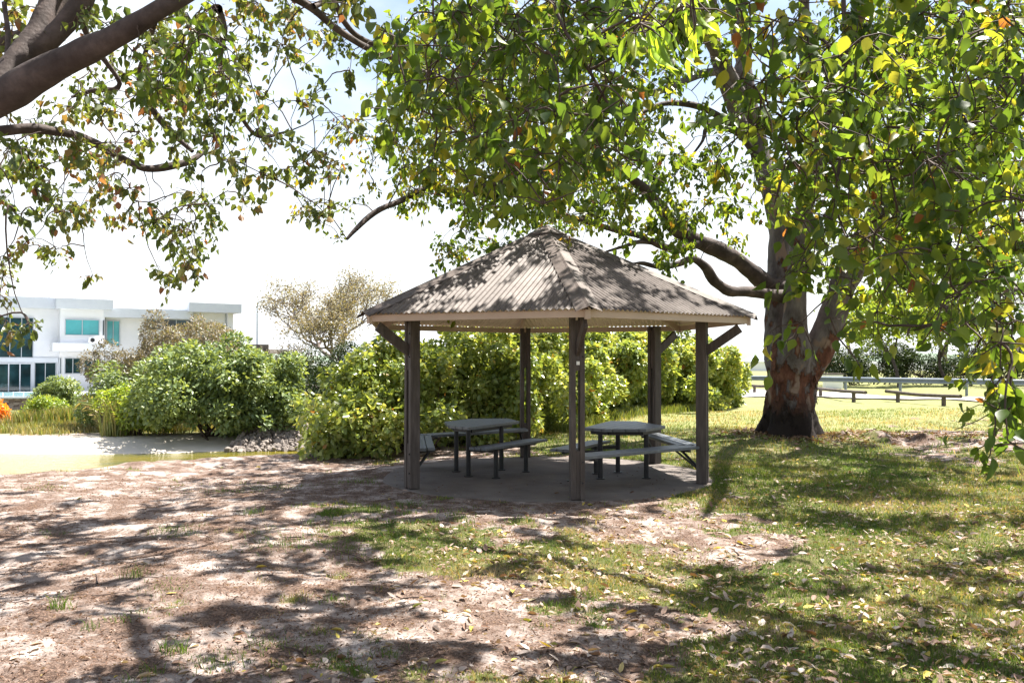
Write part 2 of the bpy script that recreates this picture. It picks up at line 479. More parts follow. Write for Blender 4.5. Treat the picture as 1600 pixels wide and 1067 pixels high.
# far hills across the bay
MH = mat_noise('far_hill_bush', [(.3, (.10, .14, .10)), (.7, (.16, .2, .15))], scale=.01, rough=1)
hv, hf = [], []
for i in range(81):
    x = -1800 + i * 60; h = 14 + 22 * fbm(np.array([x]), np.array([0.]), .0016, 3)[0] + 6 * math.sin(i * .6)
    hv += [(x, 3000 - .1 * x, -3), (x, 3300 - .1 * x, h), (x, 3900, -3)]
for i in range(80):
    k = i * 3; hf += [(k, k + 3, k + 4, k + 1), (k + 1, k + 4, k + 5, k + 2)]
hm = MB(); hm.add(hv, hf); tag(hm.build('hills', MH, smooth=True), 'low hills far off on the horizon', kind='structure')

# ------------------------------------------------------------------ picnic shelter
M_POST = mat_noise('brown_painted_timber', [(.3, (.048, .038, .034)), (.55, (.078, .063, .056)), (.75, (.12, .10, .09))], scale=3, rough=.6, bump=.25, bscale=60, stretch=(8, 8, 1))
M_CREAM = mat_noise('cream_paint', [(.3, (.46, .355, .28)), (.7, (.54, .425, .34))], scale=2, rough=.6, bump=.15, bscale=40)
M_CREAM_SHEET = mat_noise('cream_steel_underside', [(.3, (.74, .63, .50)), (.7, (.80, .70, .57))], scale=1.5, rough=.55)
def mat_roof():
    m, t, o = newmat('weathered_brown_roof_sheet'); lk = t.links.new
    tcn = nn(t, 'ShaderNodeTexCoord')
    n1 = nn(t, 'ShaderNodeTexNoise', Scale=2.2, Detail=8, Roughness=.7); lk(tcn.outputs['Object'], n1.inputs['Vector'])
    n2 = nn(t, 'ShaderNodeTexNoise', Scale=26, Detail=6, Roughness=.7); lk(tcn.outputs['Object'], n2.inputs['Vector'])
    r1 = ramp(t, [(.3, (.058, .043, .037)), (.5, (.105, .084, .075)), (.72, (.175, .148, .135))]); lk(n1.outputs['Fac'], r1.inputs['Fac'])
    r2 = ramp(t, [(.36, (.35, .3, .27)), (.52, (1, 1, 1))]); lk(n2.outputs['Fac'], r2.inputs['Fac'])
    mu = nn(t, 'ShaderNodeMixRGB', blend_type='MULTIPLY'); mu.inputs[0].default_value = .6; lk(r1.outputs[0], mu.inputs[1]); lk(r2.outputs[0], mu.inputs[2])
    p = nn(t, 'ShaderNodeBsdfPrincipled', Roughness=.62); p.inputs['Specular IOR Level'].default_value = .25
    lk(mu.outputs[0], p.inputs['Base Color']); lk(p.outputs[0], o.inputs[0]); return m
M_ROOF = mat_roof()
M_CONC = mat_noise('stained_concrete', [(.28, (.085, .07, .064)), (.5, (.135, .115, .105)), (.75, (.19, .165, .15))], scale=1.4, rough=.9, bump=.3, bscale=70, detail=10)
M_BLACK = mat_noise('black_steel', [(.3, (.012, .012, .013)), (.7, (.022, .022, .024))], scale=8, rough=.45)
M_BOARD = mat_noise('grey_painted_boards', [(.3, (.075, .085, .095)), (.7, (.125, .135, .15))], scale=5, rough=.42, bump=.2, bscale=40, stretch=(1, 6, 1), spec=.5)
M_WHITE = mat_noise('white_plastic', [(.3, (.75, .75, .73)), (.7, (.8, .8, .78))], scale=5, rough=.5)

CX, CY, RP, RE, HE, HA = 0.53, 13.19, 2.38, 3.07, 2.37, 3.78
TH0 = R(217)
def hexp(k, r, z=0.0, da=0.0):
    a = TH0 + k * PI / 3 + da
    return np.array([CX + r * math.cos(a), CY + r * math.sin(a), z])
sh = empty('picnic_shelter', (CX, CY, 0), label='open hexagonal picnic shelter with brown corrugated roof and timber posts', cat='shelter')
# slab
b = MB()
poly = [tuple(hexp(0, 2.49 + .03 * math.sin(k * 1.7), da=k * PI / 18)[:2]) for k in range(36)]
b.prism(poly, -.14, 0.0)
slab = b.build('slab', M_CONC, sh, bevel=.02)
# posts: twin boards with spacer blocks between them, braces, base shoe
for k in range(6):
    a = TH0 + k * PI / 3
    er = np.array([math.cos(a), math.sin(a), 0]); et = np.array([-er[1], er[0], 0]); ez = np.array([0, 0, 1.])
    c = hexp(k, RP)
    b = MB()
    for sgn in (-1, 1):
        b.box(c + et * sgn * .058 + ez * 1.17, (.15, .062, 2.33), ax=(er, et, ez))
    for z0, z1 in ((.012, .62), (1.62, 2.26)):
        b.box(c + ez * (z0 + z1) / 2, (.13, .054, z1 - z0), ax=(er, et, ez))
    p_ = b.build('post', M_POST, sh, bevel=.006)
    b = MB(); b.beam(c + er * .02 + ez * 1.86, hexp(k, RE - .16) + ez * (HE - .16), .05, .13)
    b.build('brace', M_POST, p_, bevel=.004)
    for z in (.22, .48, 1.80, 2.12):
        b = MB(); f0 = c + er * .076 + et * .058 + ez * z; b.cyl(f0, f0 + er * .012, .013, n=6); b.build('bolt', M_BLACK, p_)
    # hip rafter below the sheet
    b = MB(); b.beam(np.array([CX, CY, HA - .11]), hexp(k, RE - .08, HE - .07), .05, .10)
    b.build('rafter', M_CREAM, sh, bevel=.004)
b = MB(); c = hexp(1, RP + .078, 1.72); a = TH0 + PI / 3
b.box(c + np.array([.058 * -math.sin(a) * -1, 0, 0]) * 0, (.006, .04, .045), ax=((math.cos(a), math.sin(a), 0), (-math.sin(a), math.cos(a), 0), (0, 0, 1)))
b.build('number_plate', M_WHITE, sh)
# fascia boards and purlins
for k in range(6):
    b = MB()
    b.beam(hexp(k, RE - .05, HE - .058), hexp(k + 1, RE - .05, HE - .058), .035, .088)
    fa = b.build('fascia', M_CREAM, sh, bevel=.004)
    b = MB(); b.beam(hexp(k, 1.75, HE + .6 - .11), hexp(k + 1, 1.75, HE + .6 - .11), .045, .09)
    b.build('purlin', M_CREAM, sh)
    b = MB(); er = hexp(k, 1) - np.array([CX, CY, 0])
    b.box(hexp(k, RE - .035, HE - .068), (.05, .07, .115), ax=((er[0], er[1], 0), (-er[1], er[0], 0), (0, 0, 1)))
    b.build('corner_block', M_CREAM, sh, bevel=.004)
# corrugated roof sheets (top brown, underside cream)
pitch, amp = .078, .011
for k in range(6):
    A0, A1 = hexp(k, RE + .03, HE - .014), hexp(k + 1, RE + .03, HE - .014)
    ap = np.array([CX, CY, HA]); mid = (A0 + A1) / 2
    e = (A1 - A0); Ln_ = np.linalg.norm(e); e /= Ln_
    up = ap - mid; H_ = np.linalg.norm(up); up /= H_; nr = np.cross(e, up); nr *= np.sign(nr[2])
    us = np.linspace(-Ln_ / 2, Ln_ / 2, int(Ln_ / pitch * 8))
    V, F, MI = [], [], []
    for u in us:
        vm = H_ * (1 - abs(u) / (Ln_ / 2))
        dz = amp * math.sin(2 * PI * u / pitch)
        for v in (0, vm):
            V.append(mid + e * u + up * (v) + nr * (dz + .014)); V.append(mid + e * u + up * v + nr * (dz + .010))
    for i in range(len(us) - 1):
        q = i * 4
        F += [(q, q + 4, q + 6, q + 2), (q + 1, q + 3, q + 7, q + 5), (q, q + 1, q + 5, q + 4), (q + 2, q + 6, q + 7, q + 3)]
        MI += [0, 1, 0, 0]
    b = MB(); b.add(V, F); b.m = MI
    b.build('roof_sheet', [M_ROOF, M_CREAM_SHEET], sh, smooth=False)
# hip capping
for k in range(6):
    P0, P1 = hexp(k, RE + .07, HE - .035), np.array([CX, CY, HA - .02])
    d = P1 - P0; ln = np.linalg.norm(d); d /= ln
    b = MB(); V = []; F = []
    n = 44
    mids = {}
    for sgn in (-1, 1):
        kk = k if sgn > 0 else k - 1
        A0, A1 = hexp(kk, 1, 0), hexp(kk + 1, 1, 0)
        m_ = (hexp(kk, RE) + hexp(kk + 1, RE)) / 2; m_[2] = HE
        en = hexp(kk + 1, 1) - hexp(kk, 1); en /= np.linalg.norm(en)
        upv = np.array([CX, CY, HA]) - m_; upv /= np.linalg.norm(upv)
        pn = np.cross(en, upv); pn *= np.sign(pn[2])
        sdv = np.cross(d, pn); sdv *= np.sign(np.dot(sdv, m_ - P0)); sdv /= np.linalg.norm(sdv)
        mids[sgn] = (sdv, pn)
    for i in range(n + 1):
        t_ = i / n; c = P0 + d * ln * t_
        wv = .155
        top = c + np.array([0, 0, .066])
        l = c + mids[-1][0] * wv + mids[-1][1] * .036; r = c + mids[1][0] * wv + mids[1][1] * .036
        l2 = l + mids[-1][0] * .004 - mids[-1][1] * (.020 if i % 2 else .014); r2 = r + mids[1][0] * .004 - mids[1][1] * (.020 if i % 2 else .014)
        V += [l2, l, c + mids[-1][0] * .03 + np.array([0, 0, .055]), top, c + mids[1][0] * .03 + np.array([0, 0, .055]), r, r2]
    for i in range(n):
        for j in range(6): q = i * 7 + j; F.append((q, q + 1, q + 8, q + 7))
    b.add(V, F); b.build('hip_cap', M_ROOF, sh)
b = MB()
ring = [hexp(k, .34, HA - .095) for k in range(6)]
b.add(ring + [np.array([CX, CY, HA + .075])] + [hexp(k, .34, HA - .12) for k in range(6)], [(k, (k + 1) % 6, 6) for k in range(6)] + [(k, 7 + k, 7 + (k + 1) % 6, (k + 1) % 6) for k in range(6)])
b.build('apex_cap', M_ROOF, sh)

# fallen leaves lodged on roof come with the litter further down

# ---- bench seats bolted between posts
def post_bench(k, label):
    a0, a1 = hexp(k, RP), hexp(k + 1, RP)
    m_ = (a0 + a1) / 2; er = (m_ - np.array([CX, CY, 0])); er /= np.linalg.norm(er); et = (a1 - a0); ln = np.linalg.norm(et); et /= ln
    t = empty('bench', tuple(m_), label=label, cat='bench', group='bench seats fixed between the shelter posts')
    for j in range(3):
        b = MB(); off = -.03 - j * .118
        b.box(m_ + er * off + np.array([0, 0, .515]), (.108, ln - .02 - 2 * (-off) * .577 * .9 - .06, .042), ax=(er, et, (0, 0, 1)))
        b.build('seat_plank', M_BOARD, t, bevel=.006)
    for s in (-1, 1):
        b = MB(); c = m_ + et * s * (ln / 2 - .30)
        b.beam(c + er * .03 + np.array([0, 0, .478]), c - er * .31 + np.array([0, 0, .478]), .05, .03)
        ce = m_ + et * s * (ln / 2 - .06)
        b.beam(ce + er * -.02 + np.array([0, 0, .20]), c - er * .24 + np.array([0, 0, .468]), .03, .03)
        b.build('bracket', M_BLACK, t)
post_bench(5, 'grey slatted bench seen end on between the two leftmost shelter posts')
post_bench(4, 'long grey slatted bench along the hedge side behind the first picnic table')
post_bench(1, 'grey slatted bench across the front of the second picnic table')
post_bench(2, 'short grey slatted bench on the tree side between two shelter posts')

# ---- picnic tables
def picnic_table(poly, legs, bench, blegs, label):
    cx, cy = np.mean([p[0] for p in poly]), np.mean([p[1] for p in poly])
    t = empty('picnic_table', (cx, cy, 0), label=label, cat='picnic table', group='picnic tables under the shelter')
    # boards: slice the polygon into planks along the bench direction
    d = np.array(bench[1]) - np.array(bench[0]); d /= np.linalg.norm(d); nrm = np.array([-d[1], d[0]])
    P = [np.array(p) for p in poly]
    lo = min(p @ nrm for p in P); hi = max(p @ nrm for p in P); nb = 7; gap = .006
    def clip(P, n_, c_, keep):
        o = []
        for i in range(len(P)):
            a, b_ = P[i], P[(i + 1) % len(P)]; da, db = (a @ n_ - c_) * keep, (b_ @ n_ - c_) * keep
            if da >= 0: o.append(a)
            if da * db < 0: o.append(a + (b_ - a) * da / (da - db))
        return o
    top = MB()
    for j in range(nb):
        a0 = lo + (hi - lo) * j / nb + gap; a1 = lo + (hi - lo) * (j + 1) / nb - gap
        q = clip(clip(P, nrm, a0, 1), nrm, a1, -1)
        if len(q) >= 3: top.prism([tuple(v) for v in q], .715, .758)
    top.build('tabletop', M_BOARD, t, bevel=.004)
    c = np.array([cx, cy]); fr = MB()
    inner = [c + (p - c) * .80 for p in P]
    for i in range(len(inner)):
        a, b_ = inner[i], inner[(i + 1) % len(inner)]
        fr.beam((*a, .685), (*b_, .685), .04, .055)
    fr.build('frame', M_BLACK, t)
    for (x, y) in legs:
        b = MB(); b.cyl((x, y, .01), (x, y, .70), .036, n=16); b.cyl((x, y, 0), (x, y, .014), .07, n=16); b.build('leg', M_BLACK, t, smooth=False)
    a, b_ = np.array(bench[0]), np.array(bench[1])
    for j in (-1, 0, 1):
        b = MB(); o_ = nrm * j * .105
        b.box((*((a + b_) / 2 + o_), .470), (np.linalg.norm(b_ - a), .096, .04), ax=((*d, 0), (*nrm, 0), (0, 0, 1))); b.build('seat_plank', M_BOARD, t, bevel=.006)
    b = MB(); b.beam((*(a + d * .12), .43), (*(b_ - d * .12), .43), .05, .036)
    for f_, lg in ((.3, 0), (.75, 1)):
        s_ = a + (b_ - a) * f_; e_ = np.array(legs[lg])
        b.beam((*s_, .40), (*e_, .40), .035, .05)
    b.build('arm', M_BLACK, t)
    for (x, y) in blegs:
        b = MB(); b.cyl((x, y, .01), (x, y, .42), .034, n=16); b.cyl((x, y, 0), (x, y, .014), .065, n=16); b.build('bench_leg', M_BLACK, t)
picnic_table([(-1.10, 13.95), (-.98, 13.15), (-.64, 12.78), (.12, 14.10), (-.06, 14.75), (-.7, 14.7)],
             [(-.66, 12.98), (-.17, 13.75), (-.88, 13.55)], [(-.50, 12.42), (.44, 13.88)], [(-.24, 12.78), (.22, 13.52)],
             'grey slatted picnic table with attached bench, the first table inside the shelter nearest the creek')
picnic_table([(1.06, 12.72), (1.35, 12.44), (1.95, 12.46), (2.34, 13.05), (2.05, 14.1), (1.62, 14.15)],
             [(1.31, 12.72), (1.66, 13.45), (2.0, 12.78)], [(.68, 12.22), (1.42, 13.62)], [(.86, 12.5), (1.30, 13.3)],
             'grey slatted picnic table with attached bench, the second table nearest the big trunk')

# ------------------------------------------------------------------ big trees
def mat_bark_big():
    "grey flaking bark over red brown wood, charred near the ground"
    m, t, o = newmat('flaking_gum_bark'); lk = t.links.new
    tcn = nn(t, 'ShaderNodeTexCoord'); geo = nn(t, 'ShaderNodeNewGeometry')
    mpn = nn(t, 'ShaderNodeMapping', Scale=(1, 1, .45)); lk(geo.outputs['Position'], mpn.inputs[0])
    def noise(s, d=6, r=.65):
        n = nn(t, 'ShaderNodeTexNoise', Scale=s, Detail=d, Roughness=r); lk(mpn.outputs[0], n.inputs['Vector']); return n
    grey = ramp(t, [(.3, (.06, .05, .048)), (.5, (.13, .112, .11)), (.7, (.22, .19, .18))]); lk(noise(3.5, 8).outputs['Fac'], grey.inputs[0])
    red = ramp(t, [(.3, (.04, .018, .013)), (.5, (.12, .052, .034)), (.75, (.23, .12, .08))]); lk(noise(6, 8).outputs['Fac'], red.inputs[0])
    sep = nn(t, 'ShaderNodeSeparateXYZ'); lk(geo.outputs['Position'], sep.inputs[0])
    zr = nn(t, 'ShaderNodeMapRange'); zr.inputs['From Min'].default_value = .6; zr.inputs['From Max'].default_value = 4.6; zr.inputs['To Min'].default_value = .52; zr.inputs['To Max'].default_value = .70
    lk(sep.outputs['Z'], zr.inputs[0])
    nA = noise(2.3, 7, .6)
    lt = nn(t, 'ShaderNodeMath', operation='SUBTRACT'); lk(zr.outputs[0], lt.inputs[0]); lk(nA.outputs['Fac'], lt.inputs[1])
    fr = ramp(t, [(.48, (0, 0, 0)), (.52, (1, 1, 1))]); ad = nn(t, 'ShaderNodeMath', operation='ADD'); ad.inputs[1].default_value = .45
    lk(lt.outputs[0], ad.inputs[0]); lk(ad.outputs[0], fr.inputs[0])
    m1 = nn(t, 'ShaderNodeMixRGB'); lk(fr.outputs[0], m1.inputs[0]); lk(red.outputs[0], m1.inputs[1]); lk(grey.outputs[0], m1.inputs[2])
    # pale patches
    pr = ramp(t, [(.60, (0, 0, 0)), (.64, (1, 1, 1))]); lk(noise(2.9, 3, .4).outputs['Fac'], pr.inputs[0])
    m1b = nn(t, 'ShaderNodeMixRGB'); m1b.inputs[2].default_value = (.24, .17, .13, 1); lk(pr.outputs[0], m1b.inputs[0]); lk(m1.outputs[0], m1b.inputs[1])
    # char
    zc = nn(t, 'ShaderNodeMapRange'); zc.inputs['From Min'].default_value = .55; zc.inputs['From Max'].default_value = .95; zc.inputs['To Min'].default_value = 1; zc.inputs['To Max'].default_value = 0
    za = nn(t, 'ShaderNodeMath', operation='MULTIPLY_ADD'); za.inputs[1].default_value = .9; lk(noise(4, 6).outputs['Fac'], za.inputs[0]); lk(sep.outputs['Z'], za.inputs[2])
    zs = nn(t, 'ShaderNodeMath', operation='SUBTRACT'); zs.inputs[1].default_value = .45; lk(za.outputs[0], zs.inputs[0]); lk(zs.outputs[0], zc.inputs[0])
    m2 = nn(t, 'ShaderNodeMixRGB'); m2.inputs[2].default_value = (.022, .016, .014, 1); lk(zc.outputs[0], m2.inputs[0]); lk(m1b.outputs[0], m2.inputs[1])
    p = nn(t, 'ShaderNodeBsdfPrincipled', Roughness=.85); p.inputs['Specular IOR Level'].default_value = .15
    lk(m2.outputs[0], p.inputs['Base Color'])
    b = nn(t, 'ShaderNodeBump', Strength=.9, Distance=.05); s2 = nn(t, 'ShaderNodeMath', operation='MULTIPLY_ADD'); s2.inputs[1].default_value = .6
    lk(noise(18, 8, .7).outputs['Fac'], s2.inputs[0]); lk(fr.outputs[0], s2.inputs[2]); lk(s2.outputs[0], b.inputs['Height']); lk(b.outputs[0], p.inputs['Normal'])
    lk(p.outputs[0], o.inputs[0]); return m
M_BARK = mat_bark_big()
M_LIMB = mat_noise('smooth_grey_brown_bark', [(.3, (.03, .021, .019)), (.5, (.06, .045, .042)), (.72, (.12, .09, .082))], scale=4, rough=.8, bump=.5, bscale=22, bdist=.02)
M_TWIG = mat_noise('dark_twig', [(.3, (.04, .028, .022)), (.7, (.09, .06, .05))], scale=9, rough=.8)
G1, G2, G3 = (.034, .066, .013), (.064, .11, .018), (.115, .155, .025)
M_LEAF_A = mat_leaf('tree_leaf', [(0, G1), (.4, G2), (.68, G3), (.84, (.20, .215, .03)), (.95, (.28, .21, .04)), (.985, (.24, .11, .04)), (1, (.17, .07, .03))], trans=.58, tboost=1.9)
M_LEAF_N = mat_leaf('hanging_leaf', [(0, (.030, .060, .014)), (.4, (.058, .105, .020)), (.72, (.115, .16, .028)), (.90, (.23, .225, .035)), (.96, (.40, .31, .04)), (.985, (.22, .11, .04)), (1, (.17, .07, .03))], trans=.58, tboost=1.9)
M_LEAF_L = mat_leaf('thin_creekside_leaf', [(0, (.045, .075, .03)), (.35, (.08, .12, .04)), (.65, (.13, .17, .045)), (.82, (.19, .17, .06)), (.92, (.22, .11, .06)), (1, (.18, .08, .05))])
M_LANCE = mat_leaf('bright_lance_leaf', [(0, (.14, .24, .03)), (.6, (.22, .34, .04)), (1, (.34, .42, .06))], trans=.55)

def grid_clusters(rows, x0, k, dmin, dmax, sub=50, y0=0, jitter=1.0):
    out = []
    for r, row in enumerate(rows):
        for c, ch in enumerate(row):
            dn = int(ch) * k
            n = int(dn) + (rng.random() < dn - int(dn))
            for _ in range(n):
                px = x0 + (c + rng.random()) * sub; py = y0 + (r + rng.random()) * sub
                out.append(at(px, py, dmin + (dmax - dmin) * rng.random()))
    return out

def shade_points(region, dens):
    "canopy clumps over the ground where the photograph's ground lies in leaf shade"
    rows = ['00000000003333333333334665554555',
            '54344543242222222222225665455566',
            '76544454124100000000012554655443',
            '65566745535467777655323345665566',
            '56655667665433322235534343455665',
            '45444566436655445632357654322346',
            '34332123355322356667776555677666',
            '44566676753211245456765677643566',
            '23211246544555665677677544457765',
            '34433455555555566677777666666666']
    ysr = [700, 740, 780, 820, 860, 900, 940, 980, 1020, 1067]
    x0, x1, y0, y1 = region
    n = int((x1 - x0) * (y1 - y0) * dens)
    x = rng.uniform(x0, x1, n); y = rng.uniform(y0, y1, n)
    px, py, _ = to_px(np.stack([x, np.maximum(y, 1), np.zeros(n)], -1))
    infr = (px > -100) & (px < 1700) & (py > 690) & (py < 1090) & (y > 4)
    d = lut(rows, ysr, np.clip(px, 1, 1599), np.clip(py, 700, 1066)) * 9 / 7
    d = np.where(infr, d, .5)
    nsx = fbm(x, y, .9, 11)
    pr = smooth(.28, .74, d + (nsx - .5) * .7)
    keep = rng.random(n) < pr
    return x[keep], y[keep]

class Tree:
    def __init__(s, name, base, **k):
        s.root = empty(name, base, **k); s.nodes = []; s.tw = []; s.P = []; s.D = []; s.Ln = []; s.W = []; s.T = []
    def limb(s, pts, rad, sides=14, rough=.18, mat=None, nfreq=4.0, name='limb', step=.10, wig=0.0):
        P, Rr = catmull(pts, rad, step)
        if wig:
            q = np.array([[mnoise.noise(Vector(p * 1.1) + Vector((j * 9, 0, 0))) for j in range(3)] for p in P])
            P = P + q * wig * np.linspace(0.2, 1, len(P))[:, None]
        tubes_mesh(name, [(P, Rr)], mat or M_LIMB, s.root, sides, rough, nfreq=nfreq)
        s.nodes += [(*p, r) for p, r in zip(P[::2], Rr[::2])]
        return P
    def clusters(s, C, rad=.33, n=26, leaf=.11, wr=.55, droop=.9, hi=False, tint0=0.0, tint1=1.0, flat=.8, tpow=1.0, maxlink=6.0, connect=True, ntw=5):
        "clumps of leaves on twigs, each clump tied back to the nearest wood by a bent twig"
        C = np.array(C)
        if not len(C): return
        nodes = np.array([q[:3] for q in s.nodes]); extra = []
        dist = np.array([((nodes - c) ** 2).sum(1).min() for c in C])
        for i in np.argsort(dist):
            c = C[i]
            if connect:
                allp = nodes if not extra else np.vstack([nodes, np.array(extra)])
                d2 = ((allp - c) ** 2).sum(1); j = int(d2.argmin()); a = allp[j]; ln = math.sqrt(d2[j])
                if ln < maxlink and ln > .05:
                    k = 10; tt = np.linspace(0, 1, k)[:, None]
                    v1, v2 = rng.normal(size=(2, 3)) * ln
                    arch = np.array([0, 0, 1.]) * ln * .14 * np.sin(tt * PI)
                    P = a + (c - a) * tt + v1 * .07 * np.sin(tt * PI) + v2 * .05 * np.sin(tt * 2 * PI) + arch + rng.normal(size=(k, 3)) * ln * .008 * np.sin(tt * PI)
                    r0 = min(.032, .004 + .0075 * ln)
                    s.tw.append((P, np.linspace(r0, .0035, k)))
                    extra += list(P[1:])
            m = max(4, int(n * rng.uniform(.6, 1.4)))
            rr = rad * rng.uniform(.7, 1.35)
            # twigs inside the clump
            tips = c + unit(rng.normal(size=(ntw, 3)) * [1, 1, flat]) * rr * rng.uniform(.6, 1.2, (ntw, 1)) - [0, 0, rr * .25]
            for q in tips: s.tw.append((np.array([c, (c + q) / 2 + rng.normal(size=3) * rr * .1, q]), np.array([.0042, .0032, .002])))
            w_ = rng.integers(0, ntw, m); tt = rng.uniform(.15, 1.08, m)[:, None]
            p = c + (tips[w_] - c) * tt + rng.normal(size=(m, 3)) * rr * .13
            d = unit((tips[w_] - c)) * .5 + rng.normal(size=(m, 3)) * .55 + np.array([0, 0, -droop])
            L_ = leaf * rng.uniform(.55, 1.25, m)
            s.P.append(p); s.D.append(unit(d)); s.Ln.append(L_); s.W.append(L_ * wr * rng.uniform(.8, 1.2, m))
            cb = rng.random()
            s.T.append(np.clip(tint0 + (tint1 - tint0) * (.55 * rng.random(m) + .45 * cb) ** tpow + (rng.random(m) > .96) * .35, 0, 1))
    def crown(s, mat, hi=False, name='foliage'):
        if s.P:
            leaves_mesh(name, np.vstack(s.P), np.vstack(s.D), np.concatenate(s.Ln), np.concatenate(s.W), np.concatenate(s.T), mat, s.root, hi=hi, curl=rng.uniform(0, .32, (sum(map(len, s.P)), 1)), fold=rng.uniform(.05, .5, (sum(map(len, s.P)), 1)))
        s.P, s.D, s.Ln, s.W, s.T = [], [], [], [], []
    def twigs(s, mat=None, sides=4):
        if s.tw:
            VV, QQ, b = [], [], 0
            for P, Rr in s.tw:
                V, Q = tube(np.asarray(P), Rr, sides); VV.append(V); QQ.append(Q + b); b += len(V)
            Q = np.vstack(QQ)
            mesh_np('twigs', np.vstack(VV), Q.ravel(), np.arange(len(Q)) * 4, mat or M_TWIG, s.root, smooth=True)['kind'] = 'stuff'
        s.tw = []

def pts(*a):   # (px, py, depth)
    return [at(*p) for p in a]

# ---- A: the great gum beside the shelter
DA = 19.5
A = Tree('gum_tree', (6.35, DA, 0), label='great gum tree with charred flaring trunk standing on grass beside the shelter', cat='tree')
def radpx(*w): return [q / 2 * DA / F_PX for q in w]
trunk = pts((1232, 700, DA), (1233, 684, DA), (1234, 660, DA), (1235, 625, DA), (1238, 590, DA), (1241, 560, DA), (1240, 530, DA))
# the trunk: one surface, flared with buttresses
P, Rr = catmull(trunk, radpx(98, 84, 76, 73, 76, 80, 68), .05)
V, Qd = tube(P, Rr, 48, 0.0)
PT = P.copy(); Vr = V.reshape(len(P), 48, 3)
for i in range(len(P)):
    for k in range(48):
        v = Vr[i, k]; c = P[i]; rel = v - c; an = math.atan2(rel[1], rel[0]); hgt = c[2]
        bt = max(0, 1 - hgt / .9) ** 1.6
        f_ = 1 + bt * (.18 + .26 * math.sin(an * 5 + 1.0) + .1 * math.sin(an * 9)) + .045 * math.sin(an * 3 + hgt * 1.3) + .05 * mnoise.noise(Vector(v * 2.2)) + .05 * mnoise.noise(Vector(v * 7)) + .025 * mnoise.noise(Vector(v * 19))
        Vr[i, k] = c + rel * f_
mesh_np('trunk', Vr.reshape(-1, 3), Qd.ravel(), np.arange(len(Qd)) * 4, M_BARK, A.root, smooth=True)
A.nodes += [(*p, .4) for p in P[::4]]
def limbA(pp, wpx, **k): return A.limb(pts(*pp), radpx(*wpx), mat=k.pop('mat', M_BARK), sides=k.pop('sides', 20), **k)
limbA([(1222, 600, DA), (1216, 560, 19.7), (1216, 500, 19.8), (1217, 430, 19.9), (1218, 360, 20), (1208, 310, 20), (1192, 260, 20.2), (1178, 190, 20.4), (1165, 120, 20.6), (1150, 40, 20.8), (1140, -60, 21), (1120, -200, 21.2)], [34, 40, 40, 38, 36, 32, 30, 26, 24, 20, 16, 8], rough=.1)
limbA([(1245, 590, 19.3), (1243, 545, 19.1), (1242, 490, 19.0), (1246, 430, 18.9), (1252, 370, 18.8), (1262, 300, 18.5), (1285, 210, 18.2), (1262, 120, 18), (1256, 20, 17.8), (1262, -120, 17.5)], [44, 42, 34, 32, 28, 26, 22, 18, 15, 8], rough=.1)
limbA([(1252, 600, 19.4), (1275, 558, 19.3), (1294, 512, 19.2), (1316, 450, 19.0), (1345, 385, 18.8), (1372, 345, 18.4), (1420, 300, 18.0), (1475, 250, 17.5), (1540, 170, 17), (1640, 60, 16.5), (1720, -50, 16)], [36, 46, 44, 40, 38, 33, 30, 27, 22, 18, 8], rough=.12)
limbA([(1345, 385, 18.8), (1380, 300, 18.9), (1400, 200, 19), (1410, 90, 19), (1440, -60, 19), (1460, -220, 19)], [30, 25, 22, 18, 14, 7], rough=.1)
limbA([(1228, 452, 19.8), (1200, 444, 19.7), (1180, 428, 19.4), (1150, 405, 19), (1118, 388, 18.7), (1080, 372, 18.4), (1050, 352, 18.2), (1030, 325, 18), (1000, 290, 17.6), (960, 262, 17.2), (900, 250, 16.6), (840, 270, 16), (770, 290, 15.5), (710, 298, 15), (680, 292, 14.8), (640, 300, 14.4), (605, 318, 14), (580, 340, 13.8), (560, 362, 13.6), (545, 378, 13.5)], [34, 28, 27, 25, 24, 21, 19, 17, 15, 13, 12, 11, 10, 9, 8, 7, 6, 6, 5, 3], rough=.16, wig=.14, mat=M_LIMB)
limbA([(1236, 466, 19.2), (1205, 460, 19), (1170, 456, 18.7), (1140, 455, 18.4), (1118, 440, 18.2), (1104, 418, 18), (1082, 405, 17.8), (1060, 413, 17.6), (1035, 419, 17.5), (1005, 412, 17.4), (985, 410, 17.2)], [24, 17, 15, 15, 15, 14, 11, 9, 8, 6, 4], rough=.18, wig=.08, mat=M_LIMB)
limbA([(1095, 377, 18.5), (1072, 386, 18.2), (1050, 390, 18), (1025, 380, 17.6), (1000, 368, 17.4), (970, 362, 17.2), (935, 352, 17), (900, 342, 16.8), (870, 336, 16.6)], [18, 14, 12, 11, 10, 8, 8, 6, 3], rough=.1, mat=M_LIMB)
limbA([(1030, 380, 17.7), (1000, 378, 17.4), (975, 385, 17.2), (945, 394, 17)], [8, 7, 5, 3], rough=.05, mat=M_LIMB, sides=10)
limbA([(1180, 190, 20.4), (1150, 200, 20), (1120, 180, 19.6), (1085, 165, 19.2), (1040, 162, 18.8), (1005, 175, 18.4), (970, 190, 18)], [16, 13, 11, 10, 8, 6, 3], rough=.08, mat=M_LIMB, sides=10)
limbA([(1192, 262, 20.2), (1160, 215, 20), (1130, 200, 19.6), (1105, 200, 19.3), (1098, 220, 19.2), (1080, 245, 19)], [14, 10, 9, 8, 5, 3], rough=.08, mat=M_LIMB, sides=10)
limbA([(1165, 215, 20), (1140, 150, 19.6), (1118, 80, 19), (1110, 0, 18.6), (1100, -120, 18)], [22, 22, 20, 18, 10], rough=.08)
limbA([(1142, 150, 19.7), (1165, 80, 20), (1158, 20, 20.2), (1150, -80, 20.5)], [22, 21, 16, 10], rough=.08)
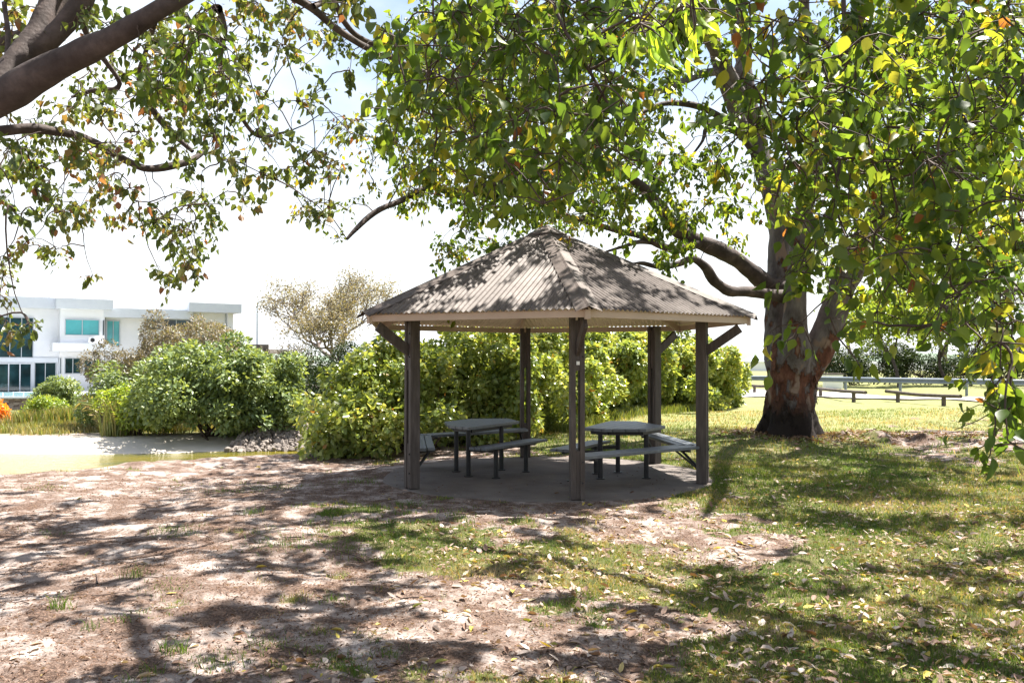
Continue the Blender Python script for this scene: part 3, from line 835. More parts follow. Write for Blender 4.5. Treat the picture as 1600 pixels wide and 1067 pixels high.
limbA([(1130, 110, 19.4), (1090, 118, 18.6), (1050, 135, 18), (1010, 145, 17.4), (960, 120, 16.8), (900, 90, 16), (840, 60, 15.2)], [14, 12, 11, 10, 9, 8, 4], rough=.08, sides=10)
# canopy limbs spreading above the frame toward the shelter (they cast its dapple)
limbA([(1178, 190, 20.4), (1080, 20, 18), (960, -60, 16), (850, -120, 14.5), (700, -160, 13.5)], [22, 20, 17, 13, 6], rough=.1)
limbA([(1285, 210, 18.2), (1330, 60, 16), (1380, -80, 14), (1420, -250, 12.5)], [22, 19, 15, 6], rough=.1)
LA = ['00000000000023344555543212355666', '00000000000034555555542102356666', '00000000000345555554310012356666', '00000000000346666544310112356666', '00000000000145555544332112356665',
      '00000000000034445665432223446655', '00000000000011466655542112446555', '00000000000001441111231001344444', '00000000000000100000000000133333', '00000000000000000000000000011112']
A.clusters(grid_clusters([r[12:] for r in LA], 600, 1.0, 12.5, 20.5), rad=.38, n=42, leaf=.135, tpow=1.25)
A.clusters(grid_clusters(['0000333000', '0000555000', '0124677000', '0235663000', '3234661066', '2212110053', '0000000030'], 450, .75, 12.5, 14.5, y0=50), rad=.26, n=20, leaf=.085, tint0=.35, tpow=.9)
GA = []
for px, py, d in [(700, 395, 13.5), (690, 380, 13.5), (790, 330, 14), (650, 260, 14), (720, 340, 13.7), (870, 340, 15), (500, 345, 13.5), (530, 372, 13.5), (560, 310, 14)]: GA.append(at(px, py, d))
A.clusters(GA, rad=.25, n=18, leaf=.085, tint0=.2)
x, y = shade_points((-3, 14, 9.5, 18.5), 2.2)
zz = rng.uniform(8.6, 11.5, len(x)); ab = np.stack([x + zz * SUN[0] / SUN[2], y + zz * SUN[1] / SUN[2], zz], -1)
px_, py_, _ = to_px(ab); ab = ab[(py_ < -25)]
A.clusters(ab, rad=.5, n=50, leaf=.18, wr=.7, maxlink=3.5)
# unseen leaf clumps added above the frame to dapple the shelter roof
gq = np.array([hexp(0, math.sqrt(rng.random()) * 3.3, 3.0, da=rng.uniform(0, 2 * PI)) for _ in range(150)])
gq = gq[(fbm(gq[:, 0], gq[:, 1], .9, 41) + .25 * rng.random(len(gq))) > .50]
zz = rng.uniform(5.2, 8, len(gq)); ab = gq + SUN / SUN[2] * zz[:, None]
px_, py_, _ = to_px(ab); ab = ab[py_ < -30]
A.clusters(ab, rad=.30, n=44, leaf=.15, wr=.7, maxlink=2.5)
# crown top above the frame
ct = []
while len(ct) < 260:
    q = np.array([rng.uniform(-4, 17), rng.uniform(12, 29), rng.uniform(9, 16)])
    if ((q[0] - 6.5) / 9.5) ** 2 + ((q[1] - 20.5) / 8.5) ** 2 + ((q[2] - 9) / 6.5) ** 2 < 1 and to_px(q)[1] < -30:
        s_ = q - SUN * q[2] / SUN[2]
        if s_[1] > 19 or s_[1] < 3: ct.append(q)
A.clusters(ct, rad=.6, n=30, leaf=.16, maxlink=4)
A.crown(M_LEAF_A); A.twigs()
bk = MB()
for i in range(120):
    zi = int(rng.uniform(.32, .95) * (len(PT) - 1)); k = int(rng.integers(48)); v = Vr[zi, k]; c = PT[zi]
    o_ = v - c; o_[2] = 0; o_ = o_ / np.linalg.norm(o_); tn = np.array([-o_[1], o_[0], 0])
    w_, h_ = rng.uniform(.02, .07), rng.uniform(.05, .18); l_ = rng.uniform(.015, .05)
    v = v + o_ * .004
    q = [v - tn * w_, v + tn * w_, v + tn * w_ * .8 - [0, 0, h_] + o_ * l_, v - tn * w_ * .9 - [0, 0, h_ * .85] + o_ * l_ * .7]
    bk.add(q + [p_ - o_ * .006 for p_ in q], [(0, 1, 2, 3), (7, 6, 5, 4), (0, 4, 5, 1), (1, 5, 6, 2), (2, 6, 7, 3), (3, 7, 4, 0)])
bk.build('peeling_bark', M_BARK, A.root)['kind'] = 'stuff'
# ---- B: tree beyond the frame on the creek side, its limbs reach in
B = Tree('overhanging_tree', (-7.6, 7.2, 0), label='grey limbed tree leaning in over the creek bank with sparse reddish leaves', cat='tree')
B.limb([(-7.6, 7.2, -.3), (-7.55, 7.2, .8), (-7.3, 7.2, 1.9), (-6.9, 7.2, 2.9), (-6.5, 7.2, 3.4)], [.42, .33, .29, .27, .25], name='trunk', sides=24, rough=.12)
def limbB(pp, wpx, **k):
    P3 = [np.array(p[:3], float) if len(p) == 4 else at(*p) for p in pp]
    rr = [w * (p[2] if len(p) == 3 else 7.2) / F_PX / 2 for w, p in zip(wpx, pp)]
    return B.limb(P3, rr, sides=18, rough=k.pop('rough', .16), wig=.05, step=.06, **k)
S3 = (-6.5, 7.2, 3.4, 0)
limbB([S3, (-120, 205, 7.2), (-20, 165, 7.1), (60, 122, 7), (130, 88, 6.9), (190, 55, 6.8), (260, 10, 6.7), (330, -22, 6.9), (400, -28, 7.3), (455, -8, 7.7), (495, 16, 8.0), (525, 46, 8.3), (565, 75, 8.6), (605, 90, 9), (645, 108, 9.3), (700, 130, 9.8), (760, 150, 10.5)], [56, 48, 46, 43, 38, 33, 27, 20, 16, 14, 13, 12, 11, 10, 9, 6, 4])
limbB([(490, 10, 7.9), (520, 2, 8.2), (538, 35, 8.5), (560, 58, 8.8), (600, 75, 9.2), (660, 85, 9.6), (720, 80, 10)], [10, 9, 9, 8, 8, 6, 3], rough=.06)
limbB([(-80, 190, 7.4), (-30, 160, 7.6), (5, 125, 7.8), (40, 75, 8), (68, 30, 8.2), (90, -20, 8.4), (120, -120, 8.8), (200, -260, 9.5)], [50, 46, 42, 38, 38, 36, 30, 14])
limbB([(40, 85, 8), (90, 50, 8.1), (125, 10, 8.2), (150, -40, 8.3), (220, -140, 8.6), (360, -220, 9)], [40, 36, 32, 30, 24, 10])
limbB([(-40, 90, 8.6), (0, 68, 8.7), (40, 52, 8.8), (75, 20, 9), (100, -40, 9.2)], [20, 26, 20, 18, 10])
limbB([(-60, 215, 8.6), (0, 205, 8.8), (50, 200, 9), (82, 204, 9.2), (120, 212, 9.5), (160, 232, 10), (200, 252, 10.4), (228, 262, 10.6), (262, 258, 10.8), (292, 250, 11), (315, 236, 11.2), (325, 228, 11.3)], [26, 18, 16, 15, 13, 12, 12, 12, 12, 11, 7, 3], rough=.16)
limbB([(225, 90, 9.6), (218, 120, 9.8), (228, 150, 10.2), (250, 185, 10.6), (275, 212, 11), (300, 234, 11)], [7, 9, 9, 10, 9, 6], rough=.16)
limbB([(225, 90, 9.6), (240, 40, 9), (270, -30, 8.2), (290, -90, 7.8)], [7, 9, 11, 12])
limbB([(340, 15, 6.9), (350, 50, 7.6), (345, 90, 8.2), (350, 130, 9), (375, 180, 10), (400, 210, 10.5), (420, 215, 10.8), (445, 208, 11)], [14, 9, 8, 7, 7, 7, 6, 3])
limbB([(-40, 170, 7.8), (0, 120, 8), (10, 60, 8.2), (5, 0, 8.4)], [14, 8, 8, 8])
limbB([(140, -40, 8.3), (130, 40, 9), (190, 132, 9.5), (145, 142, 9.4), (110, 150, 9.3)], [14, 10, 8, 8, 4])
LB = ['44556998665', '22236987343', '23456785022', '34654674121', '57764433531', '67762213444', '57514442035', '42101430000', '20100310000', '30000000000', '20000000000', '10000000000']
B.clusters(grid_clusters(LB, 0, .55, 7.0, 11.5), rad=.19, n=27, leaf=.085, wr=.62, tint0=.0, tpow=.9, ntw=5)
BX = [at(*p) for p in [(235, 330, 10.5), (250, 350, 10.5), (300, 350, 10.6), (330, 365, 10.8), (270, 372, 10.5), (270, 420, 10.5), (265, 440, 10.5), (300, 320, 10.8), (240, 345, 10.3), (345, 345, 10.8), (60, 340, 10), (85, 385, 10), (5, 430, 9), (10, 500, 9), (5, 400, 9), (12, 520, 9), (0, 460, 9), (355, 130, 9), (330, 110, 8.5)]]
B.clusters(BX, rad=.22, n=26, leaf=.085)
B.crown(M_LEAF_L)
B.clusters([at(rng.uniform(200, 360), rng.uniform(5, 150), rng.uniform(5.2, 6.6)) for _ in range(20)], rad=.17, n=16, leaf=.09, tint0=.1, tint1=.75)
B.crown(M_LEAF_N, hi=2)
x, y = shade_points((-12, -1.0, 3.0, 17), 5.0)
zz = rng.uniform(5.6, 8.2, len(x)); ab = np.stack([x + zz * SUN[0] / SUN[2], y + zz * SUN[1] / SUN[2], zz], -1)
px_, py_, _ = to_px(ab); ab = ab[(py_ < -15)]
B.clusters(ab, rad=.36, n=46, leaf=.17, wr=.7, maxlink=2.5)
B.crown(M_LEAF_L); B.twigs()

# ---- C: tree standing beside the photographer, boughs hanging into view
C = Tree('spreading_tree', (6.9, .4, 0), label='leafy tree whose drooping boughs of broad green leaves hang across the top of view', cat='tree')
C.limb([(6.9, .4, -.3), (6.85, .5, 1), (6.6, .8, 2.6), (6.2, 1.3, 4.2), (5.6, 2, 5.4)], [.45, .36, .32, .28, .22], name='trunk', sides=24, rough=.12)
C.limb([(6.2, 1.3, 4.2), (5.0, 3.2, 4.7), (3.4, 4.6, 4.9), (1.6, 5.2, 4.75), (.2, 5.2, 4.6), (-1.2, 5.1, 4.3)], [.2, .16, .12, .09, .06, .03], wig=.2)
C.limb([(6.5, .9, 2.9), (5.9, 3.2, 3.7), (5.1, 5.2, 4.3), (4.2, 7.0, 5.0), (3.0, 9.0, 6.0), (1.6, 10.5, 7)], [.2, .15, .12, .10, .07, .03], wig=.2)
C.limb([(6.3, 1.2, 4.0), (5.7, 3.4, 3.9), (4.6, 4.8, 3.6), (3.6, 5.4, 3.4), (2.9, 5.6, 3.2)], [.12, .07, .04, .025, .012], wig=.1)
C.limb([(5.6, 2, 5.4), (4.0, 3.5, 6.4), (2, 6, 7.4), (.4, 8, 8.1)], [.2, .15, .10, .05], wig=.2)
C.limb([(5.6, 2, 5.4), (6.8, 4.5, 6.2), (7.2, 7.5, 7), (7, 10.5, 8)], [.2, .16, .1, .05], wig=.2)
C.limb([(5.6, 2, 5.4), (3, 1.8, 6.4), (.5, 2.6, 7), (-1.5, 3.8, 7.2)], [.2, .15, .1, .04], wig=.2)
for pp, rr in [([(1315, -60, 5.4), (1322, 100, 5.2), (1318, 200, 5.1), (1308, 290, 5.0), (1307, 330, 5.0), (1325, 370, 5)], [.016, .014, .010, .009, .007, .003]),
               ([(850, -90, 4.9), (870, 20, 4.7), (920, 110, 4.6), (960, 180, 4.6), (1000, 250, 4.7)], [.014, .010, .008, .006, .003]),
               ([(1700, 180, 5), (1600, 270, 5), (1500, 262, 5.1), (1410, 275, 5.2), (1370, 292, 5.3)], [.024, .018, .013, .010, .004]),
               ([(1700, 500, 5), (1640, 480, 5), (1600, 520, 4.8), (1580, 590, 4.6), (1575, 640, 4.5)], [.02, .014, .009, .006, .003]),
               ([(700, -60, 5), (680, 60, 4.9), (665, 150, 4.9), (655, 190, 4.9)], [.010, .007, .005, .003])]:
    C.limb(pts(*pp), rr, sides=8, rough=.1, name='limb', mat=M_TWIG)
LN = ['00000000000024555555651234444445', '00000000000035555554200244444445', '00000000000025555554000354444455', '00000000000024555543001344444456', '00000000000002555543001244444556', '00000000000001344422000134455555', '00000000000000001000000024555555', '00000000000000000000000014555555', '00000000000000000000000013332355', '00000000000000000000000000210235', '00000000000000000000000001100135', '00000000000000000000000000000013', '00000000000000000000000000000003', '00000000000000000000000000000002']
C.clusters(grid_clusters([r[12:] for r in LN], 600, .62, 3.9, 6.4), rad=.20, n=20, leaf=.083, wr=.66, droop=.85, ntw=4, tpow=1.1)
C.clusters([at(*p) for p in [(1550, 690, 4.4), (1560, 640, 4.4), (1575, 600, 4.4), (1585, 660, 4.5), (1590, 560, 4.5), (1555, 600, 4.6), (1590, 620, 4.4)]], rad=.09, n=7, leaf=.105, wr=.6, droop=1.4, tint1=.8, ntw=3)
C.crown(M_LEAF_N, hi=2)
C.clusters([at(rng.uniform(990, 1085), rng.uniform(-30, 45), rng.uniform(3.4, 4)) for _ in range(6)], rad=.13, n=8, leaf=.14, wr=.22, droop=1.8)
C.crown(M_LANCE, hi=2)
x, y = shade_points((-1.5, 10, 3.0, 11.5), 3.4)
zz = rng.uniform(5.2, 8.4, len(x)); ab = np.stack([x + zz * SUN[0] / SUN[2], y + zz * SUN[1] / SUN[2], zz], -1)
px_, py_, _ = to_px(ab); ab = ab[(py_ < -15)]
C.clusters(ab, rad=.34, n=44, leaf=.17, wr=.7, maxlink=2.5)
C.crown(M_LEAF_A); C.twigs()

# ------------------------------------------------------------------ shrubs and hedge along the creek
M_HEDGE = mat_leaf('round_hibiscus_leaf', [(0, (.08, .125, .035)), (.3, (.17, .235, .065)), (.6, (.28, .34, .11)), (.88, (.42, .43, .18)), (.96, (.40, .30, .05)), (1, (.25, .12, .04))], trans=.42, tboost=1.4, rough=.28)
M_BUSHG = mat_leaf('grey_green_leaf', [(0, (.085, .13, .055)), (.5, (.16, .22, .09)), (.85, (.23, .29, .12)), (1, (.30, .33, .15))], trans=.35)
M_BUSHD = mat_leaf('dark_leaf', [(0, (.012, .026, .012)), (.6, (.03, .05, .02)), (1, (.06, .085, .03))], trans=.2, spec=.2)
M_DRY = mat_leaf('dry_twiggy_leaf', [(0, (.09, .085, .055)), (.45, (.15, .13, .105)), (.75, (.20, .175, .14)), (.9, (.12, .15, .05)), (1, (.14, .19, .05))], trans=.3)
M_LIME = mat_leaf('lime_leaf', [(0, (.12, .19, .03)), (.6, (.20, .28, .045)), (1, (.32, .34, .07))], trans=.45)
M_ORANGE = mat_leaf('orange_leaf', [(0, (.45, .14, .02)), (.6, (.60, .24, .03)), (1, (.55, .34, .06))], trans=.45)

def lumps(c, r, n, seed, low=-.35):
    g = np.random.default_rng(seed)
    u = unit(g.normal(size=(n * 3, 3))); u = u[u[:, 2] > low][:n]
    q = g.uniform(.5, 1.08, (len(u), 1)); q = q * (1 + .22 * np.sin(u[:, :1] * 4 + seed) * np.cos(u[:, 1:2] * 5))
    return np.array(c) + u * q * np.array(r)

def shrub(c, r, mat, n=7000, nl=46, lr=.42, leaf=.13, wr=.8, seed=1, label='', cat='shrub', group=None, name='shrub', ts=(0, 1), stems=9, foliage='foliage', droop=.25, hi=False, low=-.35):
    base = np.array([c[0], c[1], float(hz(c[0], c[1]))])
    t = empty(name, tuple(base), label=label, cat=cat, group=group)
    g = np.random.default_rng(seed + 100)
    Lc = lumps(c, r, nl, seed, low); ex = g.random(len(Lc)) > .86; Lc[ex] = np.array(c) + (Lc[ex] - np.array(c)) * 1.16
    Lc[:, 2] = np.maximum(Lc[:, 2], base[2] + .15)
    lrr = lr * g.uniform(.45, 1.45, len(Lc)); cb = g.random(len(Lc))
    w_ = g.choice(len(Lc), n, p=lrr ** 2 / (lrr ** 2).sum())
    u = unit(g.normal(size=(n, 3))); 
    outw = unit(Lc - np.array(c)); u = unit(u + outw[w_] * .45 + [0, 0, .15])
    rad_ = lrr[w_] * g.uniform(.45, 1.06, n) ** .6
    P = Lc[w_] + u * rad_[:, None]
    ok = P[:, 2] > hz(P[:, 0], P[:, 1]) + .03
    P, u, w_ = P[ok], u[ok], w_[ok]; n = len(P)
    D = unit(u * .6 + g.normal(size=(n, 3)) * .6 + [0, 0, -droop])
    Ln = leaf * g.uniform(.55, 1.3, n)
    T = np.clip(ts[0] + (ts[1] - ts[0]) * (.55 * g.random(n) + .35 * cb[w_]) + (g.random(n) > .95) * .35, 0, 1)
    leaves_mesh(foliage, P, D, Ln, Ln * wr * g.uniform(.8, 1.15, n), T, mat, t, up=u * 1.0 + [0, 0, .5], hi=hi, curl=.1)
    it = []
    for k in range(stems):
        q = Lc[g.integers(len(Lc))]; a = base + [g.normal() * .15 * r[0], g.normal() * .15 * r[1], -.1]
        mid = (a + q) / 2 + g.normal(size=3) * .12 * max(r); P2, R2 = catmull([a, mid, q], [.045, .03, .012], .25); it.append((P2, R2))
        for j in range(3):
            q2 = Lc[g.integers(len(Lc))]
            if np.linalg.norm(q2 - mid) < 1.4 * max(r): it.append((np.array([mid, (mid + q2) / 2 + g.normal(size=3) * .08, q2]), np.array([.02, .014, .006])))
    tubes_mesh('stems', it, M_TWIG, t, sides=5)
    return t

# hedge of broad-leaved shrubs: (x, y, half width x, half width y, top z)
HG = [(-3.0, 17.1, .95, .9, 1.25, 'yellow green broad-leaved shrub at the creek end of the hedge beside the water'),
      (-2.35, 18.2, 1.25, 1.2, 2.35, 'bright broad-leaved shrub just outside the first shelter post'),
      (-.75, 19.3, 1.5, 1.3, 2.7, 'dense broad-leaved shrub behind the first picnic table'),
      (-.0, 21.8, 1.6, 1.5, 2.7, 'broad-leaved shrub seen between the rear post and first picnic table'),
      (.95, 24.4, 1.8, 1.6, 2.75, 'shrub with gaps and brown stems behind the front post'),
      (2.3, 27.0, 1.8, 1.6, 2.75, 'hedge shrub just past the front shelter post above the grass slope'),
      (3.8, 29.2, 1.9, 1.5, 2.8, 'hedge shrub behind the second picnic table'),
      (5.4, 31.2, 1.9, 1.5, 2.8, 'hedge shrub seen between the two tree side posts'),
      (6.8, 32.6, 1.6, 1.5, 2.7, 'hedge shrub just past the shelter toward the big trunk'),
      (7.75, 33.4, 1.0, 1.3, 2.2, 'last shrub of the hedge with orange leaves close to the guard rail')]
for i, (x, y, rx, ry, tz, lb) in enumerate(HG):
    z0 = float(hz(x, y)); zc = (tz + z0) / 2 - .15
    shrub((x, y, zc), (rx, ry, (tz - zc) * .86), M_HEDGE, n=int(18000 * (rx * tz / 3.4)), nl=130, lr=.30, leaf=.125 if y < 23 else .15, wr=.66, low=-1, seed=20 + i, label=lb, group='broad-leaved shrubs in the creek hedge', name='hedge_shrub')
# far bank
shrub((-9.6, 28.0, .42), (2.4, 1.9, 1.62), M_BUSHG, n=30000, nl=170, lr=.42, leaf=.15, wr=.6, seed=50, label='big rounded grey green bush overhanging the beach across the creek', name='large_bush', stems=14)
shrub((-7.9, 28.3, -.1), (1.1, 1.1, 1.2), M_BUSHG, n=8000, nl=60, lr=.42, leaf=.14, wr=.6, seed=51, ts=(0, .8), label='lower grey green bush above the stone bank across the creek', name='bush')
shrub((-12.6, 32.6, 1.25), (2.6, 1.8, 1.9), M_DRY, n=34000, nl=110, lr=.46, leaf=.11, wr=.35, seed=52, label='brownish half bare bush topping the thicket in front of the white house', name='dry_bush', stems=26)
shrub((-14.0, 30.8, .1), (1.3, 1.1, 1.3), M_BUSHG, n=8000, nl=60, lr=.4, leaf=.13, wr=.5, seed=53, label='mixed olive bush in the thicket beside the tall reeds', name='bush')
shrub((-12.4, 28.4, -.15), (.9, .8, .85), M_LIME, n=4200, nl=40, lr=.32, leaf=.14, wr=.45, seed=54, label='yellow green low bush at the foot of the big rounded bush', name='low_bush')
shrub((-19.5, 36.5, -.1), (.7, .7, 1.0), M_BUSHG, n=6500, nl=50, lr=.34, leaf=.13, wr=.45, seed=55, label='upright green shrub in front of the sliding doors of the white house', name='upright_shrub')
shrub((-18.9, 34.5, -.4), (.7, .6, .6), M_LIME, n=3500, nl=36, lr=.26, leaf=.12, wr=.5, seed=56, label='small bright green shrub below the stone retaining wall', name='small_shrub')
shrub((-20.0, 33.0, -.4), (.35, .35, .3), M_ORANGE, n=1800, nl=24, lr=.22, leaf=.11, wr=.6, seed=57, label='orange leaved garden shrub at the edge of view below the stone wall', name='orange_shrub')
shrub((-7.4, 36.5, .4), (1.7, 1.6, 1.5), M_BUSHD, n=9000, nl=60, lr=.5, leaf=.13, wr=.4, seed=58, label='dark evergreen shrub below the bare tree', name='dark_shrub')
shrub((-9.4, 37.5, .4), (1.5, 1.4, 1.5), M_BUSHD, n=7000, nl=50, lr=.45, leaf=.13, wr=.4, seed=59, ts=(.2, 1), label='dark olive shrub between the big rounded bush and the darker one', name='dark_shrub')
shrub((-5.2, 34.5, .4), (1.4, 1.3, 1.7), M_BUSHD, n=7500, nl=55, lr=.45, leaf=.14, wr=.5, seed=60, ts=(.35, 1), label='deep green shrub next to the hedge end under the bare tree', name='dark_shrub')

# tall reeds and long grass on the far bank
M_REED = mat_leaf('reed_blade', [(0, (.10, .145, .035)), (.4, (.17, .21, .055)), (.7, (.27, .24, .10)), (1, (.36, .29, .17))], trans=.35, tboost=1.3)
def blades(name, P, H, Wd, lean, T, mat, parent=None):
    n = len(P); az = rng.uniform(0, 2 * PI, n); S = np.stack([np.cos(az), np.sin(az), 0 * az], -1)
    ld = unit(rng.normal(size=(n, 3)) * [1, 1, 0]) * (lean * H * rng.uniform(.2, 1.2, n))[:, None]
    up = np.array([0, 0, 1.]) * H[:, None]
    w2 = Wd[:, None] / 2
    V = np.stack([P - S * w2, P + S * w2, P + up * .55 + ld * .3 + S * w2 * .8, P + up * .55 + ld * .3 - S * w2 * .8, P + up * .95 + ld], 1)
    loops = (np.arange(n)[:, None] * 5 + np.array([0, 1, 2, 3, 3, 2, 4])).ravel(); st = (np.arange(n)[:, None] * 7 + np.array([0, 4])).ravel()
    return mesh_np(name, V.reshape(-1, 3), loops, st, mat, parent, tint=np.repeat(T, 2))
def clump(x, y, r, h, n, label, name='reed_clump', mat=M_REED, w=.03, cat='reeds', group=None):
    t = empty(name, (x, y, float(hz(x, y))), label=label, cat=cat, group=group)
    X_ = x + rng.normal(size=n) * r * .5; Y_ = y + rng.normal(size=n) * r * .5
    blades('blades', np.stack([X_, Y_, hz(X_, Y_) - .02], -1), h * rng.uniform(.5, 1.1, n), np.full(n, w), .35, rng.random(n), mat, t)
clump(-17.3, 33.0, .6, .8, 500, 'tall yellow green reeds standing below the white house', w=.045, group='reeds on the far creek bank')
clump(-18.3, 32.2, .6, .7, 500, 'shorter lime reeds beside the small bright green shrub', w=.04, group='reeds on the far creek bank')
clump(-12.9, 28.1, .4, 1.3, 300, 'thin reeds sprouting out of the low yellow green bush', w=.03, group='reeds on the far creek bank')
n = 26000
gx = rng.uniform(-26, -8, n); gy = rng.uniform(27.8, 34.5, n)
k = smooth(28.4, 30.2, gy + (fbm(gx, gy, .8, 2) - .5) * 3) > rng.random(n); gx, gy = gx[k], gy[k]; n = len(gx)
o = blades('bank_grass', np.stack([gx, gy, hz(gx, gy) - .01], -1), (.10 + .24 * fbm(gx, gy, .7, 6)) * rng.uniform(.5, 1.3, n), np.full(n, .035), .5, np.clip(fbm(gx, gy, .9, 8) * 1.1 + rng.normal(size=n) * .18, 0, 1), M_REED)
tag(o, 'long straw coloured grass along the far creek bank', kind='stuff')

# palm frond clump
t = empty('young_palm', (-13.75, 28.9, float(hz(-13.75, 28.9))), label='young palm with feathery fronds rising beside the big rounded bush', cat='palm')
PP, PD, it = [], [], []
for k in range(9):
    az = k * 2.4; ln = rng.uniform(1.3, 1.9); b0 = np.array([-13.75, 28.9, -.75])
    hd = np.array([math.cos(az), math.sin(az), 0]) * (.45 if k else .05)
    pr = [b0 + hd * ln * s_ * s_ + np.array([0, 0, ln * s_ * (1 - .25 * s_ * (1 if k else .2))]) for s_ in np.linspace(0, 1, 14)]
    it.append((np.array(pr), np.linspace(.02, .006, 14))); dd = np.gradient(np.array(pr), axis=0)
    for i in range(2, 14):
        sdv = np.cross(unit(dd[i]), [.2, .9, .1]); sdv = unit(sdv)
        for sg in (-1, 1): PP.append(pr[i]); PD.append(unit(sdv * sg + unit(dd[i]) * .6 - np.array([0, 0, .15])))
tubes_mesh('frond_stalks', it, M_TWIG, t, sides=5)
PP = np.array(PP); PD = np.array(PD); ln = rng.uniform(.3, .5, len(PP))
leaves_mesh('fronds', PP, PD, ln, ln * .09, rng.random(len(PP)), M_REED, t)

# stone bank (rip-rap) at the far water edge
M_STONE = mat_noise('pale_stone', [(.3, (.12, .10, .09)), (.7, (.26, .225, .20))], scale=3, rough=.9, bump=.4, bscale=30)
b = MB(); g = np.random.default_rng(5)
for i in range(620):
    x = g.uniform(-8.6, -5.0); y = float(np.interp(x, [-14, -6.5, -4], [25.1, 26.3, 31])) + g.uniform(-.2, 1.9); z = -1.0 + .32 * max(0, (y - np.interp(x, [-14, -6.5, -4], [25.1, 26.3, 31]))) + g.uniform(-.02, .08)
    s_ = g.uniform(.04, .10); rot = g.normal(size=(3, 3)); q_, _ = np.linalg.qr(rot)
    pts8 = []
    for a in (-1, 1):
        for c_ in (-1, 1):
            for d in (-1, 1): pts8.append(np.array([x, y, z]) + (q_[0] * a * g.uniform(.7, 1.3) + q_[1] * c_ * g.uniform(.6, 1) + q_[2] * d * g.uniform(.4, .9)) * s_)
    b.add(pts8, [(0, 1, 3, 2), (4, 6, 7, 5), (0, 4, 5, 1), (2, 3, 7, 6), (0, 2, 6, 4), (1, 5, 7, 3)])
tag(b.build('rubble_bank', M_STONE, bevel=.02, seg=1), 'pale broken stone rubble along the far waterline below the bushes', kind='stuff')

# ------------------------------------------------------------------ white house across the creek
M_WALL = mat_noise('white_render', [(.3, (.74, .76, .80)), (.7, (.80, .81, .84))], scale=1.5, rough=.8, bump=.1, bscale=30)
M_WALL2 = mat_noise('pale_grey_trim', [(.3, (.60, .64, .71)), (.7, (.66, .70, .76))], scale=2, rough=.6)
M_ALU = mat_noise('aluminium_frame', [(.3, (.40, .45, .5)), (.7, (.48, .53, .58))], scale=4, rough=.4)
def mat_glass(name, c, rough=.06, var=.5):
    m, t, o = newmat(name)
    tcn = nn(t, 'ShaderNodeTexCoord'); n1 = nn(t, 'ShaderNodeTexNoise', Scale=.9, Detail=3); t.links.new(tcn.outputs['Object'], n1.inputs['Vector'])
    rr = ramp(t, [(.35, tuple(v * (1 - var) for v in c)), (.6, c)]); t.links.new(n1.outputs['Fac'], rr.inputs[0])
    p = nn(t, 'ShaderNodeBsdfPrincipled', Roughness=rough); p.inputs['Specular IOR Level'].default_value = .6
    t.links.new(rr.outputs[0], p.inputs['Base Color']); t.links.new(p.outputs[0], o.inputs[0]); return m
M_TEAL = mat_glass('teal_glass_with_blinds', (.10, .44, .48), var=.25)
M_DARKG = mat_glass('dark_teal_glass', (.022, .07, .085), var=.7)
E2 = np.array([.82, .57, 0]); E2 /= np.linalg.norm(E2); NRM = np.array([E2[1], -E2[0], 0])    # facade direction, outward (toward the creek)
ORG = at(0, 563, 50.0); ORG[2] = 0
def fac(px, py, n=0.0):
    "photo pixel onto the facade plane n metres out"
    o = np.array([0, 0, CAMZ]); d = at(px, py, 1.0) - o
    t_ = ((ORG + NRM * n - o) @ NRM) / (d @ NRM); q = o + d * t_
    return (q - ORG) @ E2, q[2]
house = empty('white_house', tuple(ORG), label='two storey white modern house with flat roofs and teal windows across the creek', cat='house')
def fbox(x0, y0, x1, y1, n0, n1, mb, ref=None):
    "box filling pixel rectangle on plane n1, reaching back to n0; heights read at its centre"
    nr = n1 if ref is None else ref
    u0, _ = fac(x0, 563, nr); u1, _ = fac(x1, 563, nr); xm = (x0 + x1) / 2
    _, z1 = fac(xm, y0, nr); _, z0 = fac(xm, y1, nr)
    c = ORG + E2 * (u0 + u1) / 2 + NRM * (n0 + n1) / 2; c[2] = (z0 + z1) / 2
    mb.box(c, (u1 - u0, n1 - n0, z1 - z0), ax=(E2, NRM, (0, 0, 1)))
def wallp(name, mat, *boxes):
    b = MB()
    for q in boxes: fbox(*q, b)
    return b.build(name, mat, house)
wallp('wall', M_WALL, (-90, 478, 92, 640, -7, 0), (93.5, 481, 163, 545, -6, .9), (92.8, 545, 163, 640, -6, .35), (164.5, 495, 300, 640, -7, .2))
wallp('wall', M_WALL, (301, 486, 364, 640, -7, .3), (356, 487, 364, 640, -6.8, .75))
wallp('roof', M_WALL2, (-95, 462, 86, 479.5, -7.3, .5)); wallp('roof', M_WALL2, (86.8, 467, 176, 482.5, -6.5, 1.4))
wallp('roof', M_WALL2, (162, 483, 300.5, 497, -7.2, 1.0)); wallp('roof', M_WALL2, (295, 474, 377, 488, -7.4, 1.5))
wallp('stair_block', M_WALL, (255, 476, 296, 484, -6, -2.5))
wallp('balcony', M_WALL, (82, 536, 172, 548.5, .4, 1.75))
wallp('slab_band', M_WALL2, (-90, 559, 91, 566, -.2, .12))
wallp('drainpipe', M_ALU, (352, 488, 353.2, 620, .3, .42))
wallp('roof_vent', M_ALU, (71, 457.5, 74.5, 463, -3, -2.6))
